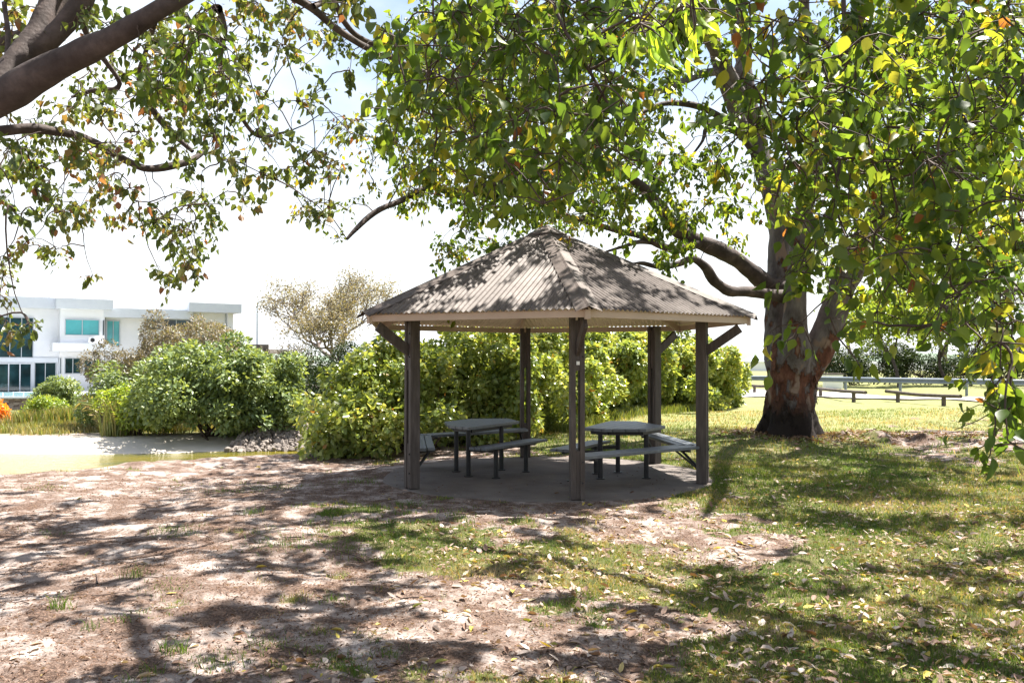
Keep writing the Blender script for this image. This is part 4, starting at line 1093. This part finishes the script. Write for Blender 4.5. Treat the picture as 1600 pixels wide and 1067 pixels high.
def window(x0, y0, x1, y1, n, glass, cols, rows=1, fw=1.1, frame=M_ALU):
    b = MB(); fbox(x0, y0, x1, y0 + fw, n + .003, n + .09, b); fbox(x0, y1 - fw, x1, y1, n + .003, n + .09, b)
    for i in range(cols + 1):
        xx = x0 + (x1 - x0 - fw) * i / cols; fbox(xx, y0 + fw + .02, xx + fw, y1 - fw - .02, n + .004, n + .085, b)
    for j in range(1, rows):
        yy = y0 + (y1 - y0) * j / rows; fbox(x0, yy - .35, x1, yy + .35, n + .02, n + .07, b)
    f = b.build('window', frame, house)
    b = MB(); fbox(x0 + .2, y0 + .2, x1 - .2, y1 - .2, n - .1, n + .03, b); b.build('pane', glass, f)
window(-40, 495, 52, 559, .0, M_DARKG, 5)
window(-40, 567, 50, 614, .0, M_DARKG, 5, fw=1.8, frame=M_WALL2); window(54, 566, 88, 612, .02, M_DARKG, 2)
window(101, 499, 155, 524, .9, M_TEAL, 2); window(160, 500, 162.5, 524, .9, M_DARKG, 1, fw=.4)
window(101, 559, 127, 584, .35, M_DARKG, 2); window(131.5, 559, 156, 584, .35, M_DARKG, 2); window(93.8, 559, 95.8, 584, .35, M_DARKG, 1, fw=.4)
window(166, 500.5, 187, 541, .2, M_TEAL, 2); window(228, 498.5, 299, 516, .2, M_DARKG, 3); window(304, 505, 333, 540, .3, M_TEAL, 2, 4)  # the wide middle one is a shaded recess, its darkness made as glass
# air conditioner standing on the balcony
u, z = fac(144, 536, 1.3); c = ORG + E2 * u + NRM * 1.3; c[2] = z
t = empty('air_conditioner', tuple(c), label='small air conditioner unit sitting on the white house balcony', cat='air conditioner')
b = MB(); b.box(c + [0, 0, .17], (.42, .26, .32), ax=(E2, NRM, (0, 0, 1))); b.build('casing', M_WALL, t, bevel=.02)
b = MB(); b.cyl(c + NRM * .131 + [0, 0, .17], c + NRM * .15 + [0, 0, .17], .13, n=20); b.build('fan_grille', M_BLACK, t)
# terrace and retaining wall
def mat_stonewall():
    m, t, o = newmat('stacked_stone'); lk = t.links.new
    tcn = nn(t, 'ShaderNodeTexCoord'); mpn = nn(t, 'ShaderNodeMapping', Scale=(1, 1, 2.6)); lk(tcn.outputs['Object'], mpn.inputs[0])
    v = nn(t, 'ShaderNodeTexVoronoi', Scale=3.4); lk(mpn.outputs[0], v.inputs['Vector'])
    v2 = nn(t, 'ShaderNodeTexVoronoi', Scale=3.4, feature='DISTANCE_TO_EDGE'); lk(mpn.outputs[0], v2.inputs['Vector'])
    sp = nn(t, 'ShaderNodeSeparateXYZ'); lk(v.outputs['Color'], sp.inputs[0])
    rr = ramp(t, [(0, (.12, .085, .07)), (.5, (.24, .18, .15)), (1, (.36, .29, .25))]); lk(sp.outputs[0], rr.inputs[0])
    e = ramp(t, [(.0, (.25, .25, .25)), (.06, (1, 1, 1))]); lk(v2.outputs['Distance'], e.inputs[0])
    mu = nn(t, 'ShaderNodeMixRGB', blend_type='MULTIPLY'); mu.inputs[0].default_value = 1; lk(rr.outputs[0], mu.inputs[1]); lk(e.outputs[0], mu.inputs[2])
    p = nn(t, 'ShaderNodeBsdfPrincipled', Roughness=.9); lk(mu.outputs[0], p.inputs['Base Color']); lk(p.outputs[0], o.inputs[0]); return m
tw = empty('retaining_wall', tuple(at(10, 563, 43) * [1, 1, 0]), label='brown stacked stone retaining wall with glass balustrade below the white house', cat='wall')
def world_box(mb, px0, py0, px1, py1, d, th):
    a, c_ = at(px0, py1, d), at(px1, py0, d); mb.box(((a[0] + c_[0]) / 2, d + th / 2, (a[2] + c_[2]) / 2), (c_[0] - a[0], th, c_[2] - a[2]))
b = MB(); world_box(b, -90, 622, 70, 652, 43, 6); b.build('stone_face', mat_stonewall(), tw)
b = MB(); world_box(b, -90, 651, 64, 660, 42.6, .5); b.build('footing', M_CONC, tw)
b = MB(); world_box(b, -92, 619.5, 71, 622.5, 42.9, 7.0); b.build('coping', M_WALL2, tw)
b = MB()
for i in range(10): world_box(b, -90 + i * 16, 612.5, -75 + i * 16, 619.5, 43.2, .03)
b.build('glass_balustrade', mat_glass('clear_teal_glass', (.35, .55, .58), var=.1), tw)
# terrace ground under the house
b = MB(); b.prism([(-60, 46), (-27, 47.5), (-12, 58), (-12, 75), (-60, 75)], -1.2, -.12)
tag(b.build('terrace', M_CONC), 'paved terrace the white house stands on', kind='structure')

# bare spreading tree beyond the dark shrubs
def grow(name, base, h, spread, mat_l, label, seed, cat='tree', leafn=26, leaf=.16, lv=5, trunk_r=.22, fork=.3, tmat=None, wr=.55, tint=(0, 1), crownr=.6, group=None, flat=.55, nk=3):
    g = np.random.default_rng(seed); base = np.array(base, float)
    t = empty(name, tuple(base), label=label, cat=cat, group=group)
    segs, tips = [], []
    def rec(p, d, ln, r, lev):
        n_ = 5; P = [p]
        for i in range(n_):
            d = unit(d + g.normal(size=3) * .16 + np.array([0, 0, .05])); P.append(P[-1] + d * ln / n_)
        segs.append((np.array(P), np.linspace(r, r * .68, n_ + 1)))
        if lev == 0: tips.append(P[-1]); return
        if lev <= 2: tips.append(P[3])
        k_ = nk if lev > 1 else 2
        a0 = g.uniform(0, 6.28)
        for i in range(k_):
            az = a0 + i * 2 * PI / k_ + g.normal() * .35; tl = g.uniform(.45, .95) * spread
            x_ = np.cross(d, [0, .1, 1.]); x_ = unit(x_) if np.linalg.norm(x_) > .05 else np.array([1., 0, 0]); y_ = np.cross(d, x_)
            nd = unit(d * math.cos(tl) + (math.cos(az) * x_ + math.sin(az) * y_) * math.sin(tl))
            if nd[2] < -.05: nd[2] = .08
            rec(P[-1], unit(nd * [1, 1, flat + .45]), ln * g.uniform(.66, .86), r * .62, lev - 1)
    rec(base - [0, 0, .2], np.array([0, 0, 1.]), h * fork, trunk_r, lv)
    tubes_mesh('trunk', segs[:1], tmat or M_LIMB, t, sides=12, rough=.1)
    tubes_mesh('branches', segs[1:], tmat or M_LIMB, t, sides=5)
    T_ = np.array(tips); n_ = len(T_) * leafn
    w_ = g.integers(0, len(T_), n_); P = T_[w_] + g.normal(size=(n_, 3)) * crownr * .5
    D = unit(g.normal(size=(n_, 3)) + [0, 0, -.3]); ln = leaf * g.uniform(.6, 1.3, n_); cb = g.random(len(T_))
    if n_: leaves_mesh('crown', P, D, ln, ln * wr, np.clip(tint[0] + (tint[1] - tint[0]) * (.5 * g.random(n_) + .5 * cb[w_]), 0, 1), mat_l, t)
    return t
M_PALEBARK = mat_noise('pale_bare_bark', [(.3, (.10, .08, .072)), (.7, (.19, .155, .14))], scale=3, rough=.9)
M_STRAW = mat_leaf('straw_leaf', [(0, (.19, .16, .13)), (.5, (.26, .23, .175)), (.8, (.24, .23, .14)), (1, (.17, .20, .08))], trans=.3, tboost=1.1)
grow('bare_tree', (-11.6, 58, -.9), 9.6, .80, M_STRAW, 'nearly bare spreading tree with straw coloured leaves rising behind the dark shrubs', 4, leafn=18, leaf=.14, lv=6, trunk_r=.26, fork=.26, tmat=M_PALEBARK, crownr=.5, flat=.5)
grow('bare_tree', (-15.2, 60, -.9), 5.4, .85, M_STRAW, 'lower bare tree beside the taller straw coloured one and the bridge', 9, leafn=6, leaf=.13, lv=5, trunk_r=.16, fork=.24, tmat=M_PALEBARK, crownr=.5, flat=.5)
# road bridge and lamp beyond
b = MB(); z = at(400, 549, 85)[2]
b.box((-33, 86, z), (19, 7, .4)); b.box((-33, 82.6, z + .4), (19, .2, .5))
for x in (-41, -33, -24.5): b.cyl((x, 86, -2), (x, 86, z - .2), .4, n=12)
tag(b.build('road_bridge', M_CONC), 'low pale concrete road bridge glimpsed behind the bushes', 'bridge')
def px3(px, py, d): return at(px, py, d)
q0, q1 = px3(402, 548, 84), px3(402, 480, 84)
t = empty('street_lamp', tuple(q0), label='tall thin street lamp with curved arm on the bridge', cat='street lamp')
b = MB(); b.cyl(q0, q1, .11, .07, n=10); b.build('pole', M_ALU, t)
P, Rr = catmull([q1, px3(403.5, 473, 84), px3(409, 470.5, 84), px3(430, 470, 84)], [.07, .06, .05, .04], .3)
tubes_mesh('arm', [(P, Rr)], M_ALU, t, sides=8)
b = MB(); e = px3(436, 470.5, 84); b.box(e, (1.2, .35, .16)); b.build('lamp_head', M_ALU, t, bevel=.05)

# ------------------------------------------------------------------ road side beyond the lawn
M_ASPH = mat_noise('pale_gravel_road', [(.3, (.30, .28, .27)), (.7, (.40, .38, .365))], scale=.8, rough=.95, bump=.2, bscale=60)
def strip(name, mat, line, dz, label):
    b = MB(); V = []
    for (x, ya, yb) in line:
        V += [(x, ya, 0), (x, yb, 0)]
    V2, F = [], []
    for i in range(len(line) - 1):
        for k in range(8):
            f0, f1 = k / 8, (k + 1) / 8
    m_ = 24
    pts_ = []
    for i in range(len(line) - 1):
        for k in range(12):
            f_ = k / 12; a_, b2 = np.array(line[i]), np.array(line[i + 1]); pts_.append(a_ * (1 - f_) + b2 * f_)
    pts_.append(np.array(line[-1])); 
    for q in pts_:
        for j in range(7):
            yy = q[1] + (q[2] - q[1]) * j / 6; V2.append((q[0], yy, float(hz(q[0], yy)) + dz))
    for i in range(len(pts_) - 1):
        for j in range(6): k = i * 7 + j; F.append((k, k + 7, k + 8, k + 1))
    b.add(V2, F); return tag(b.build(name, mat), label, kind='structure')
strip('road', M_ASPH, [(9.5, 41, 50), (14, 39.5, 48.5), (19, 36, 44), (26, 30, 37), (40, 16, 24)], .05, 'pale road crossing behind the low log rails')
M_GALV = mat_noise('galvanised_steel', [(.3, (.15, .18, .22)), (.7, (.22, .25, .30))], scale=2, rough=.5, metal=.3)
# W-beam guard rail
gp = [(12.2, 54.0), (14.6, 52.6), (17.6, 49.8), (20.4, 46.6), (23.6, 43.2), (27, 39.6), (30, 36)]
gr_ = empty('guard_rail', (17.6, 49.8, 0), label='long galvanised steel guard rail on posts along the road', cat='guard rail')
V, F = [], []
prof = [(0, .50), (.06, .535), (.06, .60), (0, .635), (0, .665), (.06, .70), (.06, .765), (0, .80)]
gpp, _ = catmull([(x, y, 0) for x, y in gp], [1] * len(gp), .6)
gnr = np.array([-.7, -.72, 0])
for q in gpp:
    z0 = 0.02
    for (o_, zz_) in prof: V.append((q[0] + gnr[0] * o_, q[1] + gnr[1] * o_, zz_ + z0))
for i in range(len(gpp) - 1):
    for j in range(7): k = i * 8 + j; F.append((k, k + 8, k + 9, k + 1))
b = MB(); b.add(V, F); b.build('steel_beam', M_GALV, gr_)
for i in range(3, len(gpp), 5):
    b = MB(); q = gpp[i]; b.box((q[0] + .14, q[1] + .14, .36), (.12, .12, .84), rz=.8); b.build('post', M_GALV, gr_)
# low log rails
M_LOG = mat_noise('weathered_log', [(.3, (.07, .055, .045)), (.7, (.15, .125, .11))], scale=6, rough=.9, bump=.4, bscale=30)
def lograil(a, b_, posts, label, z=.44, sag=.03):
    a, b_ = np.array([*a, z]), np.array([*b_, z])
    t = empty('log_rail', tuple((a + b_) / 2 * [1, 1, 0]), label=label, cat='barrier', group='low log rails along the lawn edge')
    P, Rr = catmull([a, (a + b_) / 2 - [0, 0, sag], b_], [.075, .07, .075], .25)
    V, Qd = tube(P, Rr, 10, .08)
    bb = MB(); bb.add(V, [tuple(q) for q in Qd] + [tuple(range(10)), tuple(range(len(V) - 1, len(V) - 11, -1))]); bb.build('rail', M_LOG, t, smooth=True)
    for f_ in posts:
        c = a + (b_ - a) * f_; bb = MB(); bb.cyl((c[0], c[1], -.1), (c[0], c[1], z - .05), .085, .08, n=12); bb.build('post', M_LOG, t, smooth=False)
def gpt(px, py): 
    d = F_PX * CAMZ / (py - 563); return ((px - 800) / F_PX * d, d)
lograil(gpt(1166, 614), gpt(1203, 617), (.35,), 'low log rail half hidden between the hedge end and the big trunk')
lograil(gpt(1262, 619), gpt(1352, 630), (.25, .82), 'low log rail reaching out just past the big trunk')
lograil(gpt(1384, 627), gpt(1500, 638), (.18, .80), 'low sagging log rail standing alone on the open lawn', sag=.05)
lograil(gpt(1542, 637), gpt(1640, 648), (.2, .75), 'low log rail partly hidden by the drooping leaves')
# white service box near the rail
t = empty('service_box', (*gpt(1292, 612), 0), label='small whitish service cabinet behind the guard rail near the trunk', cat='cabinet')
x, y = gpt(1292, 612); b = MB(); b.box((x + 2, y + 4.5, .45), (1.1, .5, .85)); b.build('cabinet_body', M_WHITE, t, bevel=.03)
b = MB(); b.box((x + 2, y + 4.5, .93), (1.2, .6, .08)); b.build('lid', M_CONC, t)
# distant houses
for px, d, wd, hh, lb, col, pyb in [(1186, 190, 6.5, 3.0, 'tiny pale blue roofed house far beyond the hedge end', (.35, .42, .5), 583), (1282, 170, 4.5, 2.4, 'tiny orange roofed house far beyond the big trunk', (.45, .25, .16), 585)]:
    q = at(px, 563, d); t = empty('distant_house', (q[0], d, 0), label=lb, cat='house')
    mr = mat_noise('far_roof', [(.3, col), (.7, tuple(v * 1.1 for v in col))], scale=1)
    b = MB(); b.box((q[0], d, -1), (wd, 6, 2 * hh - 1)); b.build('wall', M_WALL, t)
    b = MB(); z = hh - 1.5; x = q[0]; r_ = wd / 2 + .4
    b.add([(x - r_, d - 3.5, z), (x + r_, d - 3.5, z), (x + r_, d + 3.5, z), (x - r_, d + 3.5, z), (x - r_ * .4, d, z + 1.3), (x + r_ * .4, d, z + 1.3)], [(0, 1, 5, 4), (1, 2, 5), (2, 3, 4, 5), (3, 0, 4), (3, 2, 1, 0)]); b.build('roof', mr, t)

# trees beyond the road
def gx_(px, d): return (px - 800) / F_PX * d
for i, (px, d, rx, tz, lb) in enumerate([(1322, 60, 1.7, 2.0, 'dark feathery shrub beyond the guard rail closest to the big trunk'), (1375, 62, 2.3, 2.6, 'broad dark shrub beyond the guard rail under the bright green tree'),
                                         (1440, 63, 2.3, 2.2, 'dark shrub beyond the rail below the tall pale trunks'), (1515, 62, 2.3, 2.4, 'dark green shrub behind the drooping leaves past the rail'), (1585, 60, 2.0, 2.8, 'dark shrub at the very edge of view past the rail')]):
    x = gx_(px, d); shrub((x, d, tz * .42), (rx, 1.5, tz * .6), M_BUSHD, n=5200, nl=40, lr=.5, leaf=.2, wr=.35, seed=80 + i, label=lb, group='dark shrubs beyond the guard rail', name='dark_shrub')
grow('leafy_tree', (gx_(1405, 56), 56, 0), 11.0, .8, M_LIME, 'bright yellow green tree beyond the guard rail', 31, leafn=90, leaf=.22, lv=4, trunk_r=.14, fork=.2, crownr=1.1)
grow('leafy_tree', (gx_(1545, 60), 60, 0), 12.5, .7, M_BUSHG, 'taller grey green tree behind the drooping leaves past the rail', 33, leafn=50, leaf=.22, lv=4, trunk_r=.16, fork=.3, crownr=1.0)
grow('leafy_tree', (gx_(1478, 58), 58, 0), 9.5, .8, M_LIME, 'second sunlit green tree standing behind the lone log rail', 35, leafn=70, leaf=.22, lv=4, trunk_r=.14, fork=.22, crownr=1.1)
grow('slender_gum', (gx_(1338, 72), 72, 0), 12, .32, M_BUSHG, 'slender pale trunked gum forking high beyond the guard rail', 36, leafn=26, leaf=.22, lv=4, trunk_r=.2, fork=.36, crownr=.9, tmat=M_PALEBARK, nk=2, group='slender gums beyond the road')
grow('slender_gum', (gx_(1470, 74), 74, 0), 13, .32, M_BUSHG, 'tall pale gum behind the bright green tree', 37, leafn=40, leaf=.22, lv=4, trunk_r=.22, fork=.34, crownr=1.0, tmat=M_PALEBARK, nk=2, group='slender gums beyond the road')
# tree to the side: its dark crooked limb enters above the lawn
Dt = Tree('side_tree', (gx_(1790, 24), 24, 0), label='tree beyond the drooping leaves whose dark crooked limb hangs over the lawn', cat='tree')
Dt.limb([at(1790, 680, 24), at(1785, 560, 24), at(1770, 440, 24), at(1740, 330, 24)], [.42, .34, .28, .2], name='trunk', sides=20, rough=.1)
def limbD(pp, wpx): return Dt.limb(pts(*pp), [w * 23 / F_PX / 2 for w in wpx], sides=12, rough=.15)
limbD([(1775, 470, 24), (1700, 455, 23.6), (1620, 462, 23.3), (1590, 455, 23.2), (1555, 450, 23), (1520, 440, 22.8), (1500, 420, 22.6)], [22, 16, 14, 12, 9, 7, 4])
limbD([(1760, 400, 24), (1660, 330, 23.5), (1560, 330, 23), (1500, 350, 22.5), (1450, 370, 22.2), (1424, 430, 22), (1430, 455, 22), (1455, 475, 22), (1475, 480, 22), (1472, 505, 22), (1464, 520, 22)], [18, 14, 13, 12, 11, 10, 11, 12, 9, 8, 4])
limbD([(1472, 500, 22), (1450, 512, 22), (1425, 505, 21.8), (1418, 525, 21.8)], [7, 6, 6, 3]); limbD([(1475, 482, 22), (1500, 475, 22), (1530, 462, 22.2)], [7, 5, 3])
Dt.clusters(grid_clusters(['1233443', '1123344', '1011245', '1001134', '0000023'], 1380, .5, 20, 27, y0=330), rad=.5, n=30, leaf=.15, tint0=.3)
Dt.crown(M_LEAF_A); Dt.twigs()

# ------------------------------------------------------------------ grass, fallen leaves, bark litter
M_GRASS = mat_leaf('grass_blade', [(0, (.04, .085, .017)), (.45, (.085, .145, .028)), (.68, (.145, .18, .045)), (.82, (.21, .19, .085)), (1, (.33, .26, .16))], trans=.35, rough=.6, spec=.2)
def scatter(n, ymin, ymax, side=1.5, power=1.0):
    y = ymin + (ymax - ymin) * rng.random(n) ** power
    x = rng.uniform(-1, 1, n) * (y * .6 * side + .4)
    return x, y
def offslab(x, y, r=2.53): return np.hypot(x - CX, y - CY) > r
def gz(x, y): return hz(x, y) + (wav(x * 2.3, y * 2.3, 3.0) * .5 + (fbm(x, y, 7, 5) - .5) * .035) * smooth(2.6, 2.9, np.hypot(x - .53, y - 13.19))
GP, GH, GW, GT = [], [], [], []
for n, y0, y1, h, wd in [(290000, 3.3, 9, .034, .0045), (230000, 9, 16, .045, .008), (120000, 16, 30, .06, .014)]:
    x, y = scatter(n, y0, y1, power=1.0)
    g = grassiness(x, y); k = (rng.random(n) < .02 + g * (.55 + .9 * (fbm(x, y, 2.5, 31) - .3))) & offslab(x, y) & (g > .05)
    xb = np.interp(y, BK[:, 1], BK[:, 0]); k &= x > xb + .2
    x, y = x[k], y[k]; m_ = len(x)
    GP.append(np.stack([x, y, gz(x, y) - .004], -1)); hh = h * (.5 + .9 * fbm(x, y, 1.9, 12)) * rng.uniform(.5, 1.3, m_); GH.append(hh * 1.35); GW.append(np.full(m_, wd))
    GT.append(np.clip(1.35 * fbm(x, y, .8, 14) - .12 + .22 * smooth(17, 23, y) + rng.normal(size=m_) * .2, 0, 1))  # far blades tinted paler too, for the sunlit lawn
for (px, py, r, h, c) in [(398, 805, .14, .10, 70), (268, 830, .22, .07, 120), (290, 838, .2, .06, 80), (215, 915, .09, .11, 50), (98, 970, .08, .11, 50), (145, 1003, .05, .07, 24), (262, 1030, .05, .10, 24), (283, 1034, .06, .11, 34), (345, 765, .5, .06, 160), (480, 852, .5, .07, 260), (430, 860, .3, .05, 120), (560, 865, .3, .06, 120), (525, 940, .12, .06, 60), (620, 845, .2, .10, 90), (350, 1045, .22, .06, 130), (420, 1010, .2, .05, 90), (260, 935, .2, .05, 80), (190, 990, .1, .06, 40), (640, 790, .25, .08, 120), (1010, 762, .2, .13, 70), (985, 770, .2, .10, 60), (950, 778, .15, .08, 40), (570, 750, .5, .05, 300), (430, 758, .5, .06, 220), (60, 765, .4, .05, 100), (1140, 735, .6, .10, 500), (1120, 760, .4, .08, 200)]:
    d = F_PX * CAMZ / (py - 563); cx = (px - 800) / F_PX * d
    x = cx + rng.normal(size=c) * r * .5; y = d + rng.normal(size=c) * r * .5
    k = offslab(x, y, 2.54); x, y = x[k], y[k]
    GP.append(np.stack([x, y, gz(x, y) - .004], -1)); GH.append(h * rng.uniform(.4, 1.1, len(x))); GW.append(np.full(len(x), .005)); GT.append(rng.random(len(x)) * .6)
o = blades('grass', np.vstack(GP), np.concatenate(GH), np.concatenate(GW), .9, np.concatenate(GT), M_GRASS)
tag(o, 'short mown grass with straw tufts growing out of the sandy soil', kind='stuff')
# long grass fringe at the hedge foot and below the slab edge
n = 9000; tt = rng.random(n) * 7.2; HX = np.interp(tt, range(10), [h[0] for h in HG] ) + .95 + rng.normal(size=n) * .25; HY = np.interp(tt, range(10), [h[1] for h in HG]) - 1.0 + rng.normal(size=n) * .3
k = (HY > 21) ; HX, HY = HX[k], HY[k]
HX2 = 5 + (HX * 0); o = blades('fringe_grass', np.stack([HX, HY, hz(HX, HY) - .01], -1), rng.uniform(.08, .34, len(HX)), np.full(len(HX), .02), .5, rng.random(len(HX)) * .6, M_REED)
tag(o, 'longer bright grass fringe along the foot of the hedge', kind='stuff')

M_DEAD = mat_leaf('dead_leaf', [(0, (.055, .028, .018)), (.2, (.13, .07, .045)), (.45, (.24, .155, .12)), (.7, (.36, .28, .24)), (.9, (.46, .40, .36)), (.95, (.42, .32, .06)), (1, (.16, .20, .05))], trans=.12, rough=.7, spec=.25)
# cover of pale fallen leaves in the photograph, same rows as the grass
LT = ['00000000000000000000000000000000', '00000000000000000000000000000000', '00000000000000000000000011112222', '00000000000000000000013222233333',
      '00000000000010111100145555554444', '00000000000110111134456677777777', '00000000011355566777765545677777', '00000001122335789999877655677788', '00000001122344566677888887888888',
      '00001000112233344445567788888888', '11000001123333333344567788999999', '11001123444444444455677889999999', '11112345555555555566778889999999']
def strew(n, ymin, ymax, smin, smax, dens, mat, name, label, tlo, thi, wr, lift=.35, ramp_pow=1.0, lutrows=None, floor=.0):
    x, y = scatter(n, ymin, ymax)
    px, py, _ = to_px(np.stack([x, y, 0 * x], -1))
    d = lut(lutrows, GR_Y, px, np.clip(py, 560, 1079)) if lutrows else np.ones(n)
    k = rng.random(n) < np.clip(floor + dens * d ** 1.5 * smooth(.25, .65, fbm(x, y, 1.8, 21) + .12), 0, 1)
    slab_ = ~offslab(x, y, 2.56); k &= (~slab_) | (rng.random(n) < .12)
    xb = np.interp(y, BK[:, 1], BK[:, 0]); k &= x > xb + .3
    x, y = x[k], y[k]; m_ = len(x); sl = ~offslab(x, y, 2.56)
    z = np.where(sl, .006, gz(x, y) + .004 + .02 * rng.random(m_) * (grassiness(x, y) > .3))
    az = rng.uniform(0, 2 * PI, m_); D = np.stack([np.cos(az), np.sin(az), rng.normal(size=m_) * lift * np.where(sl, .2, 1)], -1)
    ln = rng.uniform(smin, smax, m_)
    o = leaves_mesh(name, np.stack([x, y, z], -1), unit(D), ln, ln * wr * rng.uniform(.6, 1.2, m_), np.clip(tlo + (thi - tlo) * rng.random(m_) ** ramp_pow, 0, 1), mat, None, hi=True, up=np.tile([0, 0, 1.6], (m_, 1)), curl=rng.uniform(-.12, .25, m_)[:, None], fold=rng.uniform(-.1, .45, m_)[:, None])
    return tag(o, label, kind='stuff')
strew(100000, 3.6, 19, .022, .098, .62, M_DEAD, 'fallen_leaves', 'pale curled fallen leaves scattered over the grass and sand', .2, 1.0, .5, lutrows=LT, ramp_pow=.8, floor=.004)
strew(110000, 3.6, 14, .008, .032, .9, M_DEAD, 'bark_litter', 'small brown bark flakes and seed litter on the sand', .0, .62, .4, lift=.5, floor=.12, lutrows=['9' * 32] * 13)
n = 2600; a_r = rng.uniform(0, 2 * PI, n); rr_ = .45 + np.abs(rng.normal(size=n)) * .9
x = 6.35 + np.cos(a_r) * rr_ + rng.uniform(0, 1, n) * (rng.random(n) > .5) * 4.2; y = DA - .2 + np.sin(a_r) * rr_ * .8
D = np.stack([np.cos(a_r * 7), np.sin(a_r * 7), rng.normal(size=n) * .4], -1); ln = rng.uniform(.03, .16, n)
tag(leaves_mesh('bark_strips', np.stack([x, y, gz(x, y) + .01 + .03 * rng.random(n)], -1), unit(D), ln, ln * rng.uniform(.15, .6, n), rng.random(n) * .65, M_DEAD, None, hi=True, up=np.tile([0, 0, 1.2], (n, 1))), 'dark shed bark and leaves heaped round the foot of the big trunk', kind='stuff')
# little sticks
it = []
for i in range(110):
    x, y = scatter(1, 4.2, 13); x, y = float(x[0]), float(y[0])
    if not offslab(x, y, 2.9): continue
    az = rng.uniform(0, PI); ln = rng.uniform(.06, .4); k = 5
    P = np.array([[x + math.cos(az) * ln * (q / 4 - .5) + rng.normal() * .012, y + math.sin(az) * ln * (q / 4 - .5) + rng.normal() * .012, 0] for q in range(k)]); P[:, 2] = gz(P[:, 0], P[:, 1]) + .008 + .012 * rng.random(k)
    it.append((P, np.linspace(.005, .002, k) * rng.uniform(.6, 1.5)))
tag(tubes_mesh('twig_litter', it, M_TWIG, None, sides=5), 'thin broken twigs lying about on the sand', kind='stuff')
